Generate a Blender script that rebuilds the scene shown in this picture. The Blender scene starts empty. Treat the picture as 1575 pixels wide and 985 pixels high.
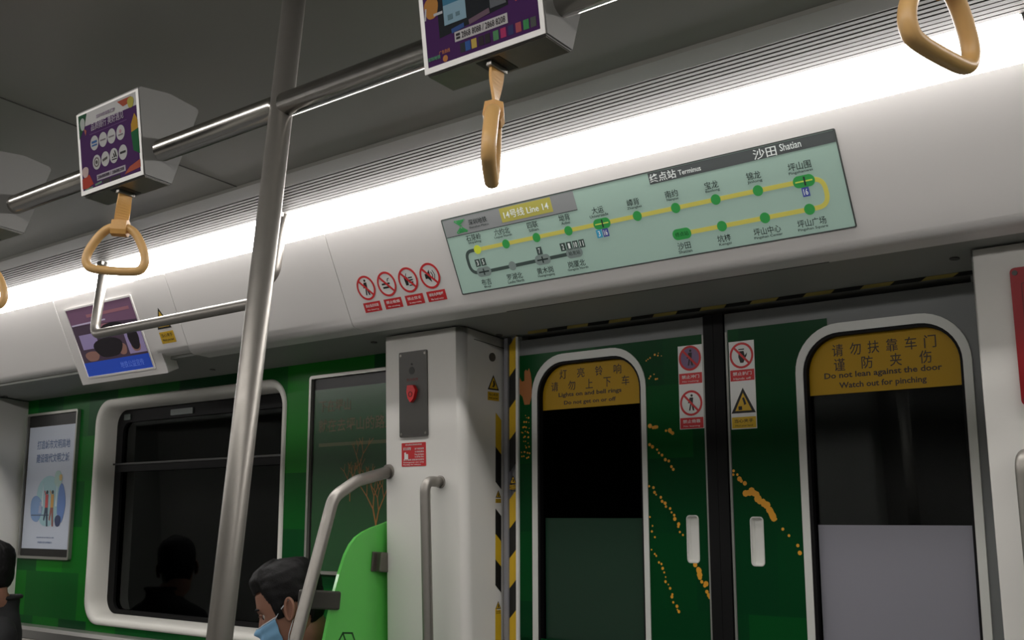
import bpy, bmesh, math, random
from mathutils import Vector, Matrix, noise
random.seed(7)
S = bpy.context.scene
COL = S.collection
R = math.radians

# ------------------------------------------------------------------ camera, world, exposure
cd = bpy.data.cameras.new('camera'); cam = bpy.data.objects.new('camera', cd); COL.objects.link(cam)
cd.sensor_width = 36.0; cd.lens = 1700.0 / 1575.0 * 36.0; cd.clip_start = 0.02
f_, mx = 1700.0, Vector((-2067, 304, 1700))
ex = -mx.normalized(); up = Vector((400, -6790, 1700)).normalized()
up = (up - ex * up.dot(ex)).normalized(); ey = up.cross(ex)
Rw = Matrix((ex, ey, up))                                   # camera axes (right, down, forward) in world = its columns
rt, dn, fw = Rw.col[0], Rw.col[1], Rw.col[2]
CAM = Vector((0, 0, 1.2))
cam.matrix_world = Matrix.Translation(CAM) @ Matrix((rt, -dn, -fw)).transposed().to_4x4()
S.camera = cam
w = bpy.data.worlds.new('world'); S.world = w; w.use_nodes = True
w.node_tree.nodes['Background'].inputs[0].default_value = (0.01, 0.01, 0.012, 1)
w.node_tree.nodes['Background'].inputs[1].default_value = 0.2
S.view_settings.view_transform = 'Standard'; S.view_settings.look = 'None'
S.view_settings.exposure = 1.22; S.view_settings.gamma = 1.0; S.view_settings.use_curve_mapping = False
S.cycles.use_denoising = True
S.cycles.max_bounces = 10; S.cycles.diffuse_bounces = 6; S.cycles.caustics_reflective = False
LAMP = 8.5                                                  # radiance of the tube diffusers

# ------------------------------------------------------------------ materials
def lin(c):
    return tuple(((x / 255) / 12.92 if x / 255 <= 0.04045 else ((x / 255 + 0.055) / 1.055) ** 2.4) for x in c) + (1,)
MATS = {}
def M(name, rgb=(128, 128, 128), rough=0.5, metal=0.0, emit=0.0, spec=0.5, noise_amt=0.0, scale=20, bump=0.0, ergb=None):
    if name in MATS: return MATS[name]
    m = bpy.data.materials.new(name); m.use_nodes = True; nt = m.node_tree; b = nt.nodes['Principled BSDF']
    c = lin(rgb)
    b.inputs['Base Color'].default_value = c; b.inputs['Roughness'].default_value = rough
    b.inputs['Metallic'].default_value = metal; b.inputs['Specular IOR Level'].default_value = spec
    if emit:
        b.inputs['Emission Color'].default_value = lin(ergb or rgb); b.inputs['Emission Strength'].default_value = emit
    if noise_amt or bump:
        tc = nt.nodes.new('ShaderNodeTexCoord'); n = nt.nodes.new('ShaderNodeTexNoise'); n.inputs['Scale'].default_value = scale
        n.inputs['Detail'].default_value = 4; nt.links.new(tc.outputs['Object'], n.inputs['Vector'])
        if noise_amt:
            mx_ = nt.nodes.new('ShaderNodeMix'); mx_.data_type = 'RGBA'
            mx_.inputs['A'].default_value = c; mx_.inputs['B'].default_value = tuple(max(0, x * (1 - noise_amt)) for x in c[:3]) + (1,)
            nt.links.new(n.outputs['Fac'], mx_.inputs['Factor']); nt.links.new(mx_.outputs['Result'], b.inputs['Base Color'])
        if bump:
            bp = nt.nodes.new('ShaderNodeBump'); bp.inputs['Strength'].default_value = bump; bp.inputs['Distance'].default_value = 0.002
            nt.links.new(n.outputs['Fac'], bp.inputs['Height']); nt.links.new(bp.outputs['Normal'], b.inputs['Normal'])
    MATS[name] = m
    return m

def brushed(name, rgb, rough, metal=1.0):
    if name in MATS: return MATS[name]
    m = M(name, rgb, rough, metal); nt = m.node_tree; b = nt.nodes['Principled BSDF']
    tc = nt.nodes.new('ShaderNodeTexCoord'); n = nt.nodes.new('ShaderNodeTexNoise'); n.inputs['Scale'].default_value = 60
    n.inputs['Detail'].default_value = 5; nt.links.new(tc.outputs['Object'], n.inputs['Vector'])
    mr = nt.nodes.new('ShaderNodeMapRange'); mr.inputs['To Min'].default_value = rough * .8; mr.inputs['To Max'].default_value = rough * 1.3
    nt.links.new(n.outputs['Fac'], mr.inputs['Value']); nt.links.new(mr.outputs['Result'], b.inputs['Roughness'])
    return m

def wrap_material(name, c0, c1, c2):
    """printed green vinyl: large blocks of slightly different green"""
    m = bpy.data.materials.new(name); m.use_nodes = True; nt = m.node_tree; b = nt.nodes['Principled BSDF']
    b.inputs['Roughness'].default_value = 0.3; b.inputs['Specular IOR Level'].default_value = 0.1
    tc = nt.nodes.new('ShaderNodeTexCoord'); sp = nt.nodes.new('ShaderNodeSeparateXYZ')
    nt.links.new(tc.outputs['Object'], sp.inputs[0])
    br = nt.nodes.new('ShaderNodeTexBrick'); br.inputs['Scale'].default_value = 3.1
    br.inputs['Color1'].default_value = (0.16, 0.16, 0.16, 1); br.inputs['Color2'].default_value = (0.95, 0.95, 0.95, 1)
    br.inputs['Mortar'].default_value = (0.5, 0.5, 0.5, 1); br.inputs['Mortar Size'].default_value = 0.0
    br.offset = 0.37; br.inputs['Brick Width'].default_value = 0.72; br.inputs['Row Height'].default_value = 0.62
    mp = nt.nodes.new('ShaderNodeMapping'); mp.inputs['Location'].default_value = (0.37, 0.21, 0)
    nt.links.new(tc.outputs['Object'], mp.inputs[0]); nt.links.new(mp.outputs[0], br.inputs['Vector'])
    cr = nt.nodes.new('ShaderNodeValToRGB'); cr.color_ramp.interpolation = 'LINEAR'
    e = cr.color_ramp.elements; e[0].color = lin(c0); e[1].color = lin(c2)
    k = cr.color_ramp.elements.new(.5); k.color = lin(c1)
    nt.links.new(br.outputs['Color'], cr.inputs[0]); nt.links.new(cr.outputs[0], b.inputs['Base Color'])
    MATS[name] = m
    return m

def glass(name, tint, rough=0.02):
    m = bpy.data.materials.new(name); m.use_nodes = True; nt = m.node_tree; nt.nodes.remove(nt.nodes['Principled BSDF'])
    out = nt.nodes['Material Output']; t = nt.nodes.new('ShaderNodeBsdfTransparent'); t.inputs[0].default_value = (tint, tint, tint, 1)
    g = nt.nodes.new('ShaderNodeBsdfGlossy'); g.inputs['Roughness'].default_value = rough; g.inputs[0].default_value = (.6, .65, .65, 1)
    fr = nt.nodes.new('ShaderNodeFresnel'); fr.inputs[0].default_value = 1.45; mi = nt.nodes.new('ShaderNodeMixShader')
    nt.links.new(fr.outputs[0], mi.inputs[0]); nt.links.new(t.outputs[0], mi.inputs[1]); nt.links.new(g.outputs[0], mi.inputs[2])
    nt.links.new(mi.outputs[0], out.inputs[0]); MATS[name] = m
    return m

WHITE = M('white_panel_paint', (224, 221, 218), .42)
PILLAR = M('pillar_paint', (230, 228, 222), .42)
CEIL = M('ceiling_grey_metal', (150, 149, 141), .34, noise_amt=.08, scale=3)
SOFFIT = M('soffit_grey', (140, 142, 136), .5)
STEEL = brushed('brushed_steel', (158, 154, 148), .46)
POLES = brushed('brushed_pole_steel', (138, 134, 128), .40, .72)
STEELR = brushed('brushed_steel_rail', (175, 172, 166), .2)
GREEN = wrap_material('green_wrap_vinyl', (3, 50, 28), (7, 80, 32), (28, 134, 28))
GREEND = wrap_material('green_door_vinyl', (2, 54, 26), (2, 60, 26), (4, 74, 28))
BLACKR = M('black_rubber', (7, 7, 8), .6, spec=.2)
DARKM = M('dark_grey_metal', (70, 68, 64), .45)
YEL = M('warning_yellow', (205, 165, 30), .45)
BLK = M('print_black', (18, 17, 14), .5)
RED = M('print_red', (200, 38, 42), .45)
WHT = M('print_white', (225, 225, 222), .45)
TAPEY = M('tape_yellow', (214, 176, 32), .45)
GOLD = M('gold_print', (215, 150, 30), .4)
AMBER = M('amber_plastic', (206, 164, 104), .4)
STRAPM = M('amber_strap_vinyl', (198, 150, 82), .5, bump=.1, scale=200)
WGLASS = glass('tinted_window_glass', .45)

# ------------------------------------------------------------------ object helpers
def link(name, me, mat=None, parent=None, mw=None, smooth=False):
    o = bpy.data.objects.new(name, me); COL.objects.link(o)
    if mat is not None:
        for m in (mat if isinstance(mat, (list, tuple)) else [mat]): me.materials.append(m)
    if smooth:
        for p in me.polygons: p.use_smooth = True
    if parent is not None: o.parent = parent
    if mw is not None: o.matrix_basis = mw
    return o
def thing(name, label, cat, mw=None, group=None):
    o = bpy.data.objects.new(name, None); COL.objects.link(o); o.empty_display_size = .05
    if mw is not None: o.matrix_basis = mw
    o['label'] = label; o['category'] = cat
    if group: o['group'] = group
    return o
def tag(o, label, cat, group=None):
    o['label'] = label; o['category'] = cat
    if group: o['group'] = group
    return o
def struct(name, me, mat, mw=None, smooth=False, label=None):
    o = link(name, me, mat, None, mw, smooth); o['kind'] = 'structure'
    if label: o['label'] = label
    return o
def lab(o, s): o['label'] = s; return o
def bm_mesh(bm, name='m'):
    me = bpy.data.meshes.new(name); bmesh.ops.recalc_face_normals(bm, faces=bm.faces); bm.to_mesh(me); bm.free(); return me
def add_box(bm, x0, x1, y0, y1, z0, z1, bev=0, seg=2):
    r = bmesh.ops.create_cube(bm, size=1)
    vs = r['verts']
    for v in vs:
        v.co = Vector((x0 + (v.co.x + .5) * (x1 - x0), y0 + (v.co.y + .5) * (y1 - y0), z0 + (v.co.z + .5) * (z1 - z0)))
    if bev:
        es = list({e for v in vs for e in v.link_edges})
        bmesh.ops.bevel(bm, geom=es, offset=bev, segments=seg, affect='EDGES', profile=.5)
def box(x0, x1, y0, y1, z0, z1, bev=0, seg=2):
    bm = bmesh.new(); add_box(bm, x0, x1, y0, y1, z0, z1, bev, seg); return bm_mesh(bm)
def fillet(pts, r, n=6):
    pts = [Vector(p) for p in pts]; out = [pts[0]]
    for a, b, c in zip(pts, pts[1:], pts[2:]):
        u, v = (a - b).normalized(), (c - b).normalized(); ang = u.angle(v)
        t = min(r / math.tan(ang / 2), (a - b).length * .49, (c - b).length * .49); p, q = b + u * t, b + v * t
        for i in range(n + 1):
            s = i / n; out.append(p * (1 - s) ** 2 + b * 2 * s * (1 - s) + q * s * s)
    out.append(pts[-1]); return out
def add_tube(bm, pts, r, seg=16, closed=False, rx=None, nrm=None):
    """sweep a circle (or ellipse r x rx, rx along nrm) along pts"""
    pts = [Vector(p) for p in pts]; n = len(pts); rings = []; prev = None
    for i, p in enumerate(pts):
        if closed: t = (pts[(i + 1) % n] - pts[i - 1]).normalized()
        else: t = (pts[min(i + 1, n - 1)] - pts[max(i - 1, 0)]).normalized()
        if nrm is not None: b = (Vector(nrm) - t * Vector(nrm).dot(t)).normalized()
        elif prev is None:
            b = t.orthogonal().normalized()
        else: b = (prev - t * prev.dot(t)).normalized()
        prev = b; a = b.cross(t)
        rr = r[i] if isinstance(r, (list, tuple)) else r; r2 = rx if rx else rr
        rings.append([bm.verts.new(p + a * math.cos(2 * math.pi * k / seg) * rr + b * math.sin(2 * math.pi * k / seg) * r2) for k in range(seg)])
    m = n if closed else n - 1
    for i in range(m):
        A, B = rings[i], rings[(i + 1) % n]
        for k in range(seg): bm.faces.new((A[k], A[(k + 1) % seg], B[(k + 1) % seg], B[k]))
    if not closed: bm.faces.new(rings[0][::-1]); bm.faces.new(rings[-1])
def tube(pts, r, seg=16, closed=False, rx=None, nrm=None):
    bm = bmesh.new(); add_tube(bm, pts, r, seg, closed, rx, nrm); return bm_mesh(bm)
def shape(loops, d=.0006, z=0.0):
    """flat shape with holes, d thick, its back at height z of the local frame"""
    cu = bpy.data.curves.new('c', 'CURVE'); cu.dimensions = '2D'; cu.fill_mode = 'BOTH'; cu.extrude = d / 2
    for L in loops:
        s = cu.splines.new('POLY'); s.points.add(len(L) - 1); s.use_cyclic_u = True
        for p, q in zip(s.points, L): p.co = (q[0], q[1], 0, 1)
    o = bpy.data.objects.new('c', cu); me = bpy.data.meshes.new_from_object(o)
    bpy.data.objects.remove(o); bpy.data.curves.remove(cu)
    for v in me.vertices: v.co.z += z + d / 2
    return me
def rect(x0, y0, x1, y1): return [(x0, y0), (x1, y0), (x1, y1), (x0, y1)]
def rrect(x0, y0, x1, y1, r, n=8, rb=None):
    """rounded rectangle; rb = radius of the two bottom corners"""
    rb = r if rb is None else rb; out = []
    for cx, cy, rr, a in ((x1 - r, y1 - r, r, 0), (x0 + r, y1 - r, r, 90), (x0 + rb, y0 + rb, rb, 180), (x1 - rb, y0 + rb, rb, 270)):
        for i in range(n + 1):
            t = R(a + 90 * i / n); out.append((cx + rr * math.cos(t), cy + rr * math.sin(t)))
    return out
def circ(x, y, r, n=28, ry=None): return [(x + r * math.cos(2 * math.pi * i / n), y + (ry or r) * math.sin(2 * math.pi * i / n)) for i in range(n)]
def bar(x0, y0, x1, y1, w_):
    d = Vector((x1 - x0, y1 - y0)).normalized(); n = Vector((-d.y, d.x)) * w_ / 2
    return [(x0 + n.x, y0 + n.y), (x0 - n.x, y0 - n.y), (x1 - n.x, y1 - n.y), (x1 + n.x, y1 + n.y)]
def polyline(pts, w_, n=5, r=0.0):
    P = fillet([(p[0], p[1], 0) for p in pts], r, n) if r else [Vector((p[0], p[1], 0)) for p in pts]
    L, Q = [], []
    for i, p in enumerate(P):
        t = (P[min(i + 1, len(P) - 1)] - P[max(i - 1, 0)]).normalized(); nn = Vector((-t.y, t.x, 0)) * w_ / 2
        L.append((p.x + nn.x, p.y + nn.y)); Q.append((p.x - nn.x, p.y - nn.y))
    return L + Q[::-1]
def flat(name, loops, mat, parent, z=.0006, d=.0004):
    return link(name, shape(loops, d, z), mat, parent)
def text(name, body, x, y, wd, ht, mat, parent, z=.0012, d=.0003, bold=0.0, align='C', space=1.0):
    """printed line of writing fitted into a wd x ht field centred on (x, y) (align L: starts at x)"""
    cu = bpy.data.curves.new('t', 'FONT'); cu.body = body; cu.extrude = .01; cu.resolution_u = 2; cu.offset = bold; cu.space_character = space
    o = bpy.data.objects.new('t', cu); me = bpy.data.meshes.new_from_object(o); bpy.data.objects.remove(o); bpy.data.curves.remove(cu)
    xs = [v.co.x for v in me.vertices]; ys = [v.co.y for v in me.vertices]
    x0, x1, y0, y1 = min(xs), max(xs), min(ys), max(ys)
    for v in me.vertices:
        v.co.x = x + ((v.co.x - x0) / (x1 - x0) - (.5 if align == 'C' else 0)) * wd
        v.co.y = y + ((v.co.y - y0) / (y1 - y0) - .5) * ht
        v.co.z = z + (d if v.co.z > 0 else 0)
    return link(name, me, mat, parent)
def frame(o, u, v, n):
    m = Matrix((u, v, n)).transposed().to_4x4(); m.translation = Vector(o); return m
A5, A7 = R(5.2), R(7.2)
def FW(x, z):                                               # far wall and doors lean in by 5.2 degrees
    return frame((x, 2.6 - (z - 1.2) * math.tan(A5), z), (1, 0, 0), (0, -math.sin(A5), math.cos(A5)), (0, -math.cos(A5), -math.sin(A5)))
def FP(x, z):                                               # door pillars
    return frame((x, 2.44 - (z - 1.2) * math.tan(A7), z), (1, 0, 0), (0, -math.sin(A7), math.cos(A7)), (0, -math.cos(A7), -math.sin(A7)))
def FC(x, t):                                               # cove panel, t metres up its slope
    return frame((x, 2.22 - t * .5, 1.965 + t * .8660254), (1, 0, 0), (0, -.5, .8660254), (0, -.8660254, -.5))
def dup(root, mw, label, parts=True):
    r = root.copy(); COL.objects.link(r); r.matrix_basis = mw; r['label'] = label
    for ch in list(root.children):
        c = ch.copy(); COL.objects.link(c); c.parent = r
        for g in list(ch.children):
            d = g.copy(); COL.objects.link(d); d.parent = c
    return r
def extr(profile, x0, x1, closed=True):
    """prism along X of a (y, z) profile"""
    bm = bmesh.new(); A = [bm.verts.new((x0, p[0], p[1])) for p in profile]; B = [bm.verts.new((x1, p[0], p[1])) for p in profile]
    n = len(profile)
    for i in range(n if closed else n - 1): bm.faces.new((A[i], A[(i + 1) % n], B[(i + 1) % n], B[i]))
    if closed: bm.faces.new(A[::-1]); bm.faces.new(B)
    return bm_mesh(bm)

# ------------------------------------------------------------------ the car body
XL, XR = -9.0, 3.2
struct('floor', box(XL, XR, -.6, 2.9, -.05, 0), M('grey_rubber_floor', (120, 122, 124), .6, noise_amt=.2, scale=40))
ceil = struct('ceiling', box(XL, XR, .40, 1.80, 2.28, 2.32), CEIL)
for xs_ in (-6.4, -2.53, 1.3):
    link('panel_seam', box(xs_ - .002, xs_ + .002, .46, 1.74, 2.2785, 2.2801), DARKM, ceil)
for s, nm in ((1, 'trim_1'), (-1, 'trim_2')):
    Y = lambda y: 1.1 + s * (y - 1.1)
    struct(nm, extr([(Y(1.722), 2.2795), (Y(1.728), 2.2735), (Y(1.790), 2.2735), (Y(1.797), 2.280), (Y(1.797), 2.30), (Y(1.722), 2.30)], XL, XR), CEIL, label='ceiling edge lip')
    # ribbed air grille between the ceiling and the lamp
    g = thing('air_vent', 'dark ribbed air vent strip above the long lamp' if s > 0 else 'ribbed air vent strip on the camera side of the ceiling', 'vent')
    bm = bmesh.new(); n = 10
    def gp(q, up_=0): return (Y(1.7975 + .180 * q - .09 * up_), 2.2825 + .0140 * q + .98 * up_)
    for i in range(n):
        q0, q1 = i / n, (i + (.66 if i < 5 else .80)) / n  # narrower gaps beside the lamp put its brightening into the rib shape
        pr = [gp(q0), gp(q1), gp(q1 - .004, .005), gp(q0 + .004, .005)]
        A = [bm.verts.new((XL, p[0], p[1])) for p in pr]; B = [bm.verts.new((XR, p[0], p[1])) for p in pr]
        for k in range(4): bm.faces.new((A[k], A[(k + 1) % 4], B[(k + 1) % 4], B[k]))
        bm.faces.new(A); bm.faces.new(B[::-1])
    link('rib_panel', bm_mesh(bm), M('vent_aluminium', (88, 86, 82), .6), g)
    lab(link('backing', extr([gp(0, .0065), gp(1, .0065), gp(1, .03), gp(0, .03)], XL, XR), M('vent_dark', (20, 20, 20), .8), g), 'dark slots behind the ribs')
    # lamp: a gently bowed diffuser facing the floor, with trim ends
    def bow(q): return (Y(1.9784 + (2.0610 - 1.9784) * q), 2.2960 - .0557 * q - .0015 * math.sin(math.pi * q))
    for x0, x1, e in ((XL, -.503, 'long glowing white ceiling lamp strip above the route map'), (-.489, XR, 'ceiling lamp strip right of the panel joint at the right edge')):
        if s < 0: e = 'lamp strip over the camera side seats, ' + ('left section' if x0 < -1 else 'right section')
        L = thing('ceiling_light', e, 'lamp', Matrix.Translation((0, 0, 0)))
        link('diffuser', extr([bow(i / 10) for i in range(11)] + [(Y(2.0610), 2.252), (Y(1.986), 2.309)], x0, x1), M('lamp_diffuser' if s > 0 else 'lamp_diffuser_dim', (255, 251, 248), .5, emit=LAMP if s > 0 else LAMP * .76), L)
        link('lamp_housing', extr([(Y(1.986), 2.310), (Y(2.0610), 2.253), (Y(2.0610), 2.315), (Y(1.986), 2.335)], x0, x1), WHITE, L)
        for xe in (x0, x1 - .004):
            link('end_cap', extr([bow(i / 10) for i in range(11)] + [(Y(2.0610), 2.254), (Y(1.986), 2.311)], xe - .0005, xe + .0045), WHITE, L)
    # cove panel with a rolled lower edge
    def cove(t): return (Y(2.22 - .5 * t), 1.965 + .866 * t)
    def cove_profile(tb, zs):
        c0 = Vector(cove(tb + .020)); cr = Vector(cove(tb)); c1 = Vector((Y(2.22 - .5 * tb + .024), cr.y + .004))
        P = [cove(.317), cove(.310)]
        for i in range(9):
            q = i / 8; v = c0 * (1 - q) ** 2 + cr * 2 * q * (1 - q) + c1 * q * q; P.append((v.x, v.y))
        P += [(Y(2.29), zs), (Y(2.29), 2.02), (Y(2.09), 2.29)]
        return P
    if s > 0:
        segs = [(XL, -5.30, .0115, 1.98), (-5.297, -4.183, .028, 1.992), (-3.598, -3.402, .028, 1.992), (-3.399, -2.541, .0115, 1.98), (-2.538, -.5225, .0115, 1.98), (-.519, XR, .0115, 1.98)]
    else: segs = [(XL, XR, .0115, 1.98)]
    for i, (a, b, tb, zs) in enumerate(segs):
        struct('trim_%d' % ((3 + i) if s > 0 else 20), extr(cove_profile(tb, zs), a, b), WHITE, smooth=False, label='white cove panel')
    # flat soffit from the cove back to the wall
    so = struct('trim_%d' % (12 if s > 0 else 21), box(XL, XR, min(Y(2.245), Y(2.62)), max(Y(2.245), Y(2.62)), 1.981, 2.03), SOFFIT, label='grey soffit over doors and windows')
    if s > 0:
        link('access_seam', box(-1.98, -1.02, 2.285, 2.289, 1.9795, 1.982), BLK, so)
        for xb, yb in ((-2.245, 2.36), (-2.637, 2.392), (-.776, 2.395), (-3.588, 2.439), (-5.172, 2.398), (-2.19, 2.50)):
            link('screw_cap', tube([(xb, yb, 1.9815), (xb, yb, 1.9785)], .011, 14), DARKM, so)
# tunnel outside the glass
struct('wall_tunnel', box(XL, XR, 3.25, 3.3, -.2, 2.9), M('tunnel_concrete', (34, 34, 36), .9, noise_amt=.4, scale=4), label='dark tunnel wall')
# near side of the car (behind the viewer)
nb = struct('wall_front', box(XL, XR, -.52, -.42, 0, 2.03), M('front_wall_paint', (178, 174, 170), .45))
for a, b in ((-4.6, -3.2), (-1.6, -.2), (1.2, 2.6)):
    link('window_panel', box(a, b, -.43, -.414, 1.0, 1.85, .004), M('dark_front_glass', (16, 17, 18), .08), nb)
for a, b in ((-2.53, -2.2), (-.72, -.4), (-5.5, -5.2)):
    link('white_post', box(a, b, -.43, -.30, 0, 1.975, .02), PILLAR, nb)
struct('wall_left', box(XL - .05, XL, -.6, 2.9, 0, 2.4), M('end_wall_paint', (150, 150, 145), .5))
struct('wall_right', box(XR, XR + .05, -.6, 2.9, 0, 2.4), MATS['end_wall_paint'])

# ------------------------------------------------------------------ door bay and its pillars
cz = 1 / math.cos(A5)
def vz(z): return (z - 1.2) * cz                            # wall height -> distance up the leaning wall
WALL = FW(0, 1.2)
# wall strip round the doors (jambs and header), leaning with the doors
jamb = shape([rect(-2.2, vz(.02), -2.1325, vz(1.98)), rect(-.79, vz(.02), -.60, vz(1.98))], .03, -.045)
struct('trim_13', jamb, M('jamb_grey', (150, 150, 152), .4), WALL, label='grey door jamb')
def seal(x0, x1):
    return shape([rect(x0, vz(.02), x1, vz(1.975))], .02, -.012)
struct('trim_23', shape([rect(-2.2025, vz(.02), -2.188, vz(1.975))], .01, -.02), BLACKR, WALL, label='dark gap beside the pillar')
struct('trim_14', seal(-2.188, -2.174), M('jamb_seal_grey', (140, 140, 146), .35), WALL, label='grey seal column beside the left door')
struct('trim_15', seal(-2.1415, -2.1325), WHT, WALL, label='thin white edge of the left jamb')

def pillar(name, x0, x1):
    bm = bmesh.new()
    r = .028
    def yf(z): return 2.44 - (z - 1.2) * math.tan(A7)
    prof = [(x0, 2.62)] + [(x0 + .006 - .006 * math.cos(R(90 * i / 4)), lambda z, i=i: yf(z) + .006 - .006 * math.sin(R(90 * i / 4))) for i in range(5)] + \
           [(x1 - r + r * math.sin(R(90 * i / 8)), lambda z, i=i: yf(z) + r - r * math.cos(R(90 * i / 8))) for i in range(9)] + [(x1, 2.62)]
    rows = []
    for z in (.02, .6, 1.2, 1.6, 1.9755):
        rows.append([bm.verts.new((x, y(z) if callable(y) else y, z)) for x, y in prof])
    for a, b in zip(rows, rows[1:]):
        for k in range(len(prof) - 1): bm.faces.new((a[k], a[k + 1], b[k + 1], b[k]))
    bm.faces.new(rows[-1]); bm.faces.new(rows[0])
    me = bm_mesh(bm)
    return struct(name, me, PILLAR, smooth=False)
p_l = pillar('trim_16', -2.533, -2.203); lab(p_l, 'white pillar left of the doors')
p_r = pillar('trim_17', -.726, -.39); lab(p_r, 'white pillar right of the doors')
p_f = pillar('trim_18', -5.55, -5.20); lab(p_f, 'white pillar at the left edge')
for o in (p_l, p_r, p_f):
    bv = o.modifiers.new('wn', 'WEIGHTED_NORMAL')
    for p in o.data.polygons: p.use_smooth = True
# round plug and fine access line on the pillar flank
link('key_lock', tube([(-2.204, 2.487, 1.909), (-2.1995, 2.487, 1.909)], .0135, 18), DARKM, p_l)
link('hatch_line', box(-2.2035, -2.2020, 2.40, 2.545, 1.9465, 1.9485), DARKM, p_l)
# ------------------------------------------------------------------ the two door leaves
HANDLES = {'door_1': (-1.5395, 1.315, 1.434), 'door_2': (-1.3525, 1.312, 1.430)}
def handle_hole(k, g=0.0):
    hx, a, b = HANDLES[k]; return rrect(hx - .0165 - g, vz(a) - g, hx + .0165 + g, vz(b) + g, .008 + g, 5)
def door(name, x0, x1, win, label):
    bot = .03
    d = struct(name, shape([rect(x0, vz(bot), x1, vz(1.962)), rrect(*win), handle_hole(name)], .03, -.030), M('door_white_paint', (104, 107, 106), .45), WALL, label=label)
    return d
lw = (-2.062, vz(.62), -1.692, vz(1.884), .098, 10, .06)
rw = (-1.207, vz(.62), -.815, vz(1.880), .098, 10, .06)
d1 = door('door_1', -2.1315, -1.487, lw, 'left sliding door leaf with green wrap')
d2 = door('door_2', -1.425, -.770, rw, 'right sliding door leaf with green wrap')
for d, wn, gx0, gx1, step in ((d1, lw, -2.1315, -1.4955, None), (d2, rw, -1.4165, -1.138, 1)):
    q = .020
    out = (wn[0] - q, wn[1] - q, wn[2] + q * (.8 if d is d1 else 1), wn[3] + q * 1.15, wn[4] + q, 10, wn[6] + q)
    if d is d1:
        lab(link('green_wrap', shape([rect(gx0, vz(1.088), gx1, vz(1.9155)), rrect(*out), handle_hole('door_1')], .0006, .0006), GREEND, d), 'green printed wrap film')
    else:
        # the wrap stops left of the glass, its edge follows the rounded window frame
        rr = out[4]; cx, cy = out[0] + rr, out[3] - rr
        arc = [(cx + rr * math.cos(R(a)), cy + rr * math.sin(R(a))) for a in range(180, 108, -8)]
        loop = [(gx0, vz(1.05)), (out[0], vz(1.05))] + arc + [(gx1, arc[-1][1]), (gx1, vz(1.9185)), (gx0, vz(1.9185))]
        lab(link('green_wrap', shape([loop, handle_hole('door_2')], .0006, .0006), GREEND, d), 'green printed wrap film')
    fr = link('window_frame', shape([rrect(*out), rrect(*wn)], .004, .0002), M('window_frame_white', (205, 206, 200), .4), d)
    e = .0075 if d is d1 else .0085
    inn = (wn[0] + e, wn[1] + e, wn[2] - e * .8, wn[3] - e, wn[4] - e, 10, wn[6])
    lab(link('gasket', shape([rrect(*wn), rrect(*inn)], .018, -.016), BLACKR, d), 'black rubber gasket')
    link('pane', shape([rrect(wn[0] - .004, wn[1] - .004, wn[2] + .004, wn[3] + .004, wn[4], 10, wn[6])], .004, -.020), WGLASS, d)
    pb = vz(1.4285) if d is d1 else vz(1.4125)
    pc = (-2.0465, -1.6895) if d is d1 else (-1.1945, -.8225)
    film = M('green_privacy_film', (22, 52, 36), .25) if d is d1 else M('grey_privacy_film', (132, 131, 140), .45)
    lab(link('privacy_film', shape([rect(pc[0], wn[1] + .02, pc[1], pb)], .001, -.0155), film, d), 'dark green film on the lower glass' if d is d1 else 'grey film on the lower glass')
    # recessed pull handle: a lined slot
    hx, hz0, hz1 = (-1.5395, 1.315, 1.434) if d is d1 else (-1.3525, 1.312, 1.430)
    hw = .0165
    pl = link('pull_recess', shape([rrect(hx - hw - .0025, vz(hz0) - .0025, hx + hw + .0025, vz(hz1) + .0025, .010, 5), rrect(hx - hw, vz(hz0), hx + hw, vz(hz1), .008, 5)], .0016, .0004), M('handle_silver', (205, 205, 200), .35), d)
    bm = bmesh.new(); dk = 'door_1' if d is d1 else 'door_2'
    L0 = handle_hole(dk, -.0004); L1 = handle_hole(dk, -.003)
    r_ = [[bm.verts.new((x, y, z)) for x, y in L] for L, z in ((L0, .0016), (L0, -.008), (L1, -.013))]
    for A_, B_ in zip(r_, r_[1:]):
        for i in range(len(A_)): bm.faces.new((A_[i], A_[(i + 1) % len(A_)], B_[(i + 1) % len(A_)], B_[i]))
    bm.faces.new(r_[-1])
    lab(link('handle_cup', bm_mesh(bm), M('handle_plate_white', (225, 225, 220), .3), d), 'pale recessed pull cup')
# rubber meeting edges: one on each leaf, and the silver strips beside them
for d, a, b, s0, s1 in ((d1, -1.4865, -1.4565, -1.4945, -1.4885), (d2, -1.4555, -1.4265, -1.4245, -1.4185)):
    lab(link('door_seal', shape([rrect(a, vz(.03), b, vz(1.964), .004, 3)], .034, -.026), BLACKR, d), 'black rubber meeting edge')
    lab(link('edge_strip', shape([rect(s0, vz(.03), s1, vz(1.913))], .0016, .0006), M('edge_strip_grey', (150, 152, 146), .35, .4), d), 'thin silver strip')
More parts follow.
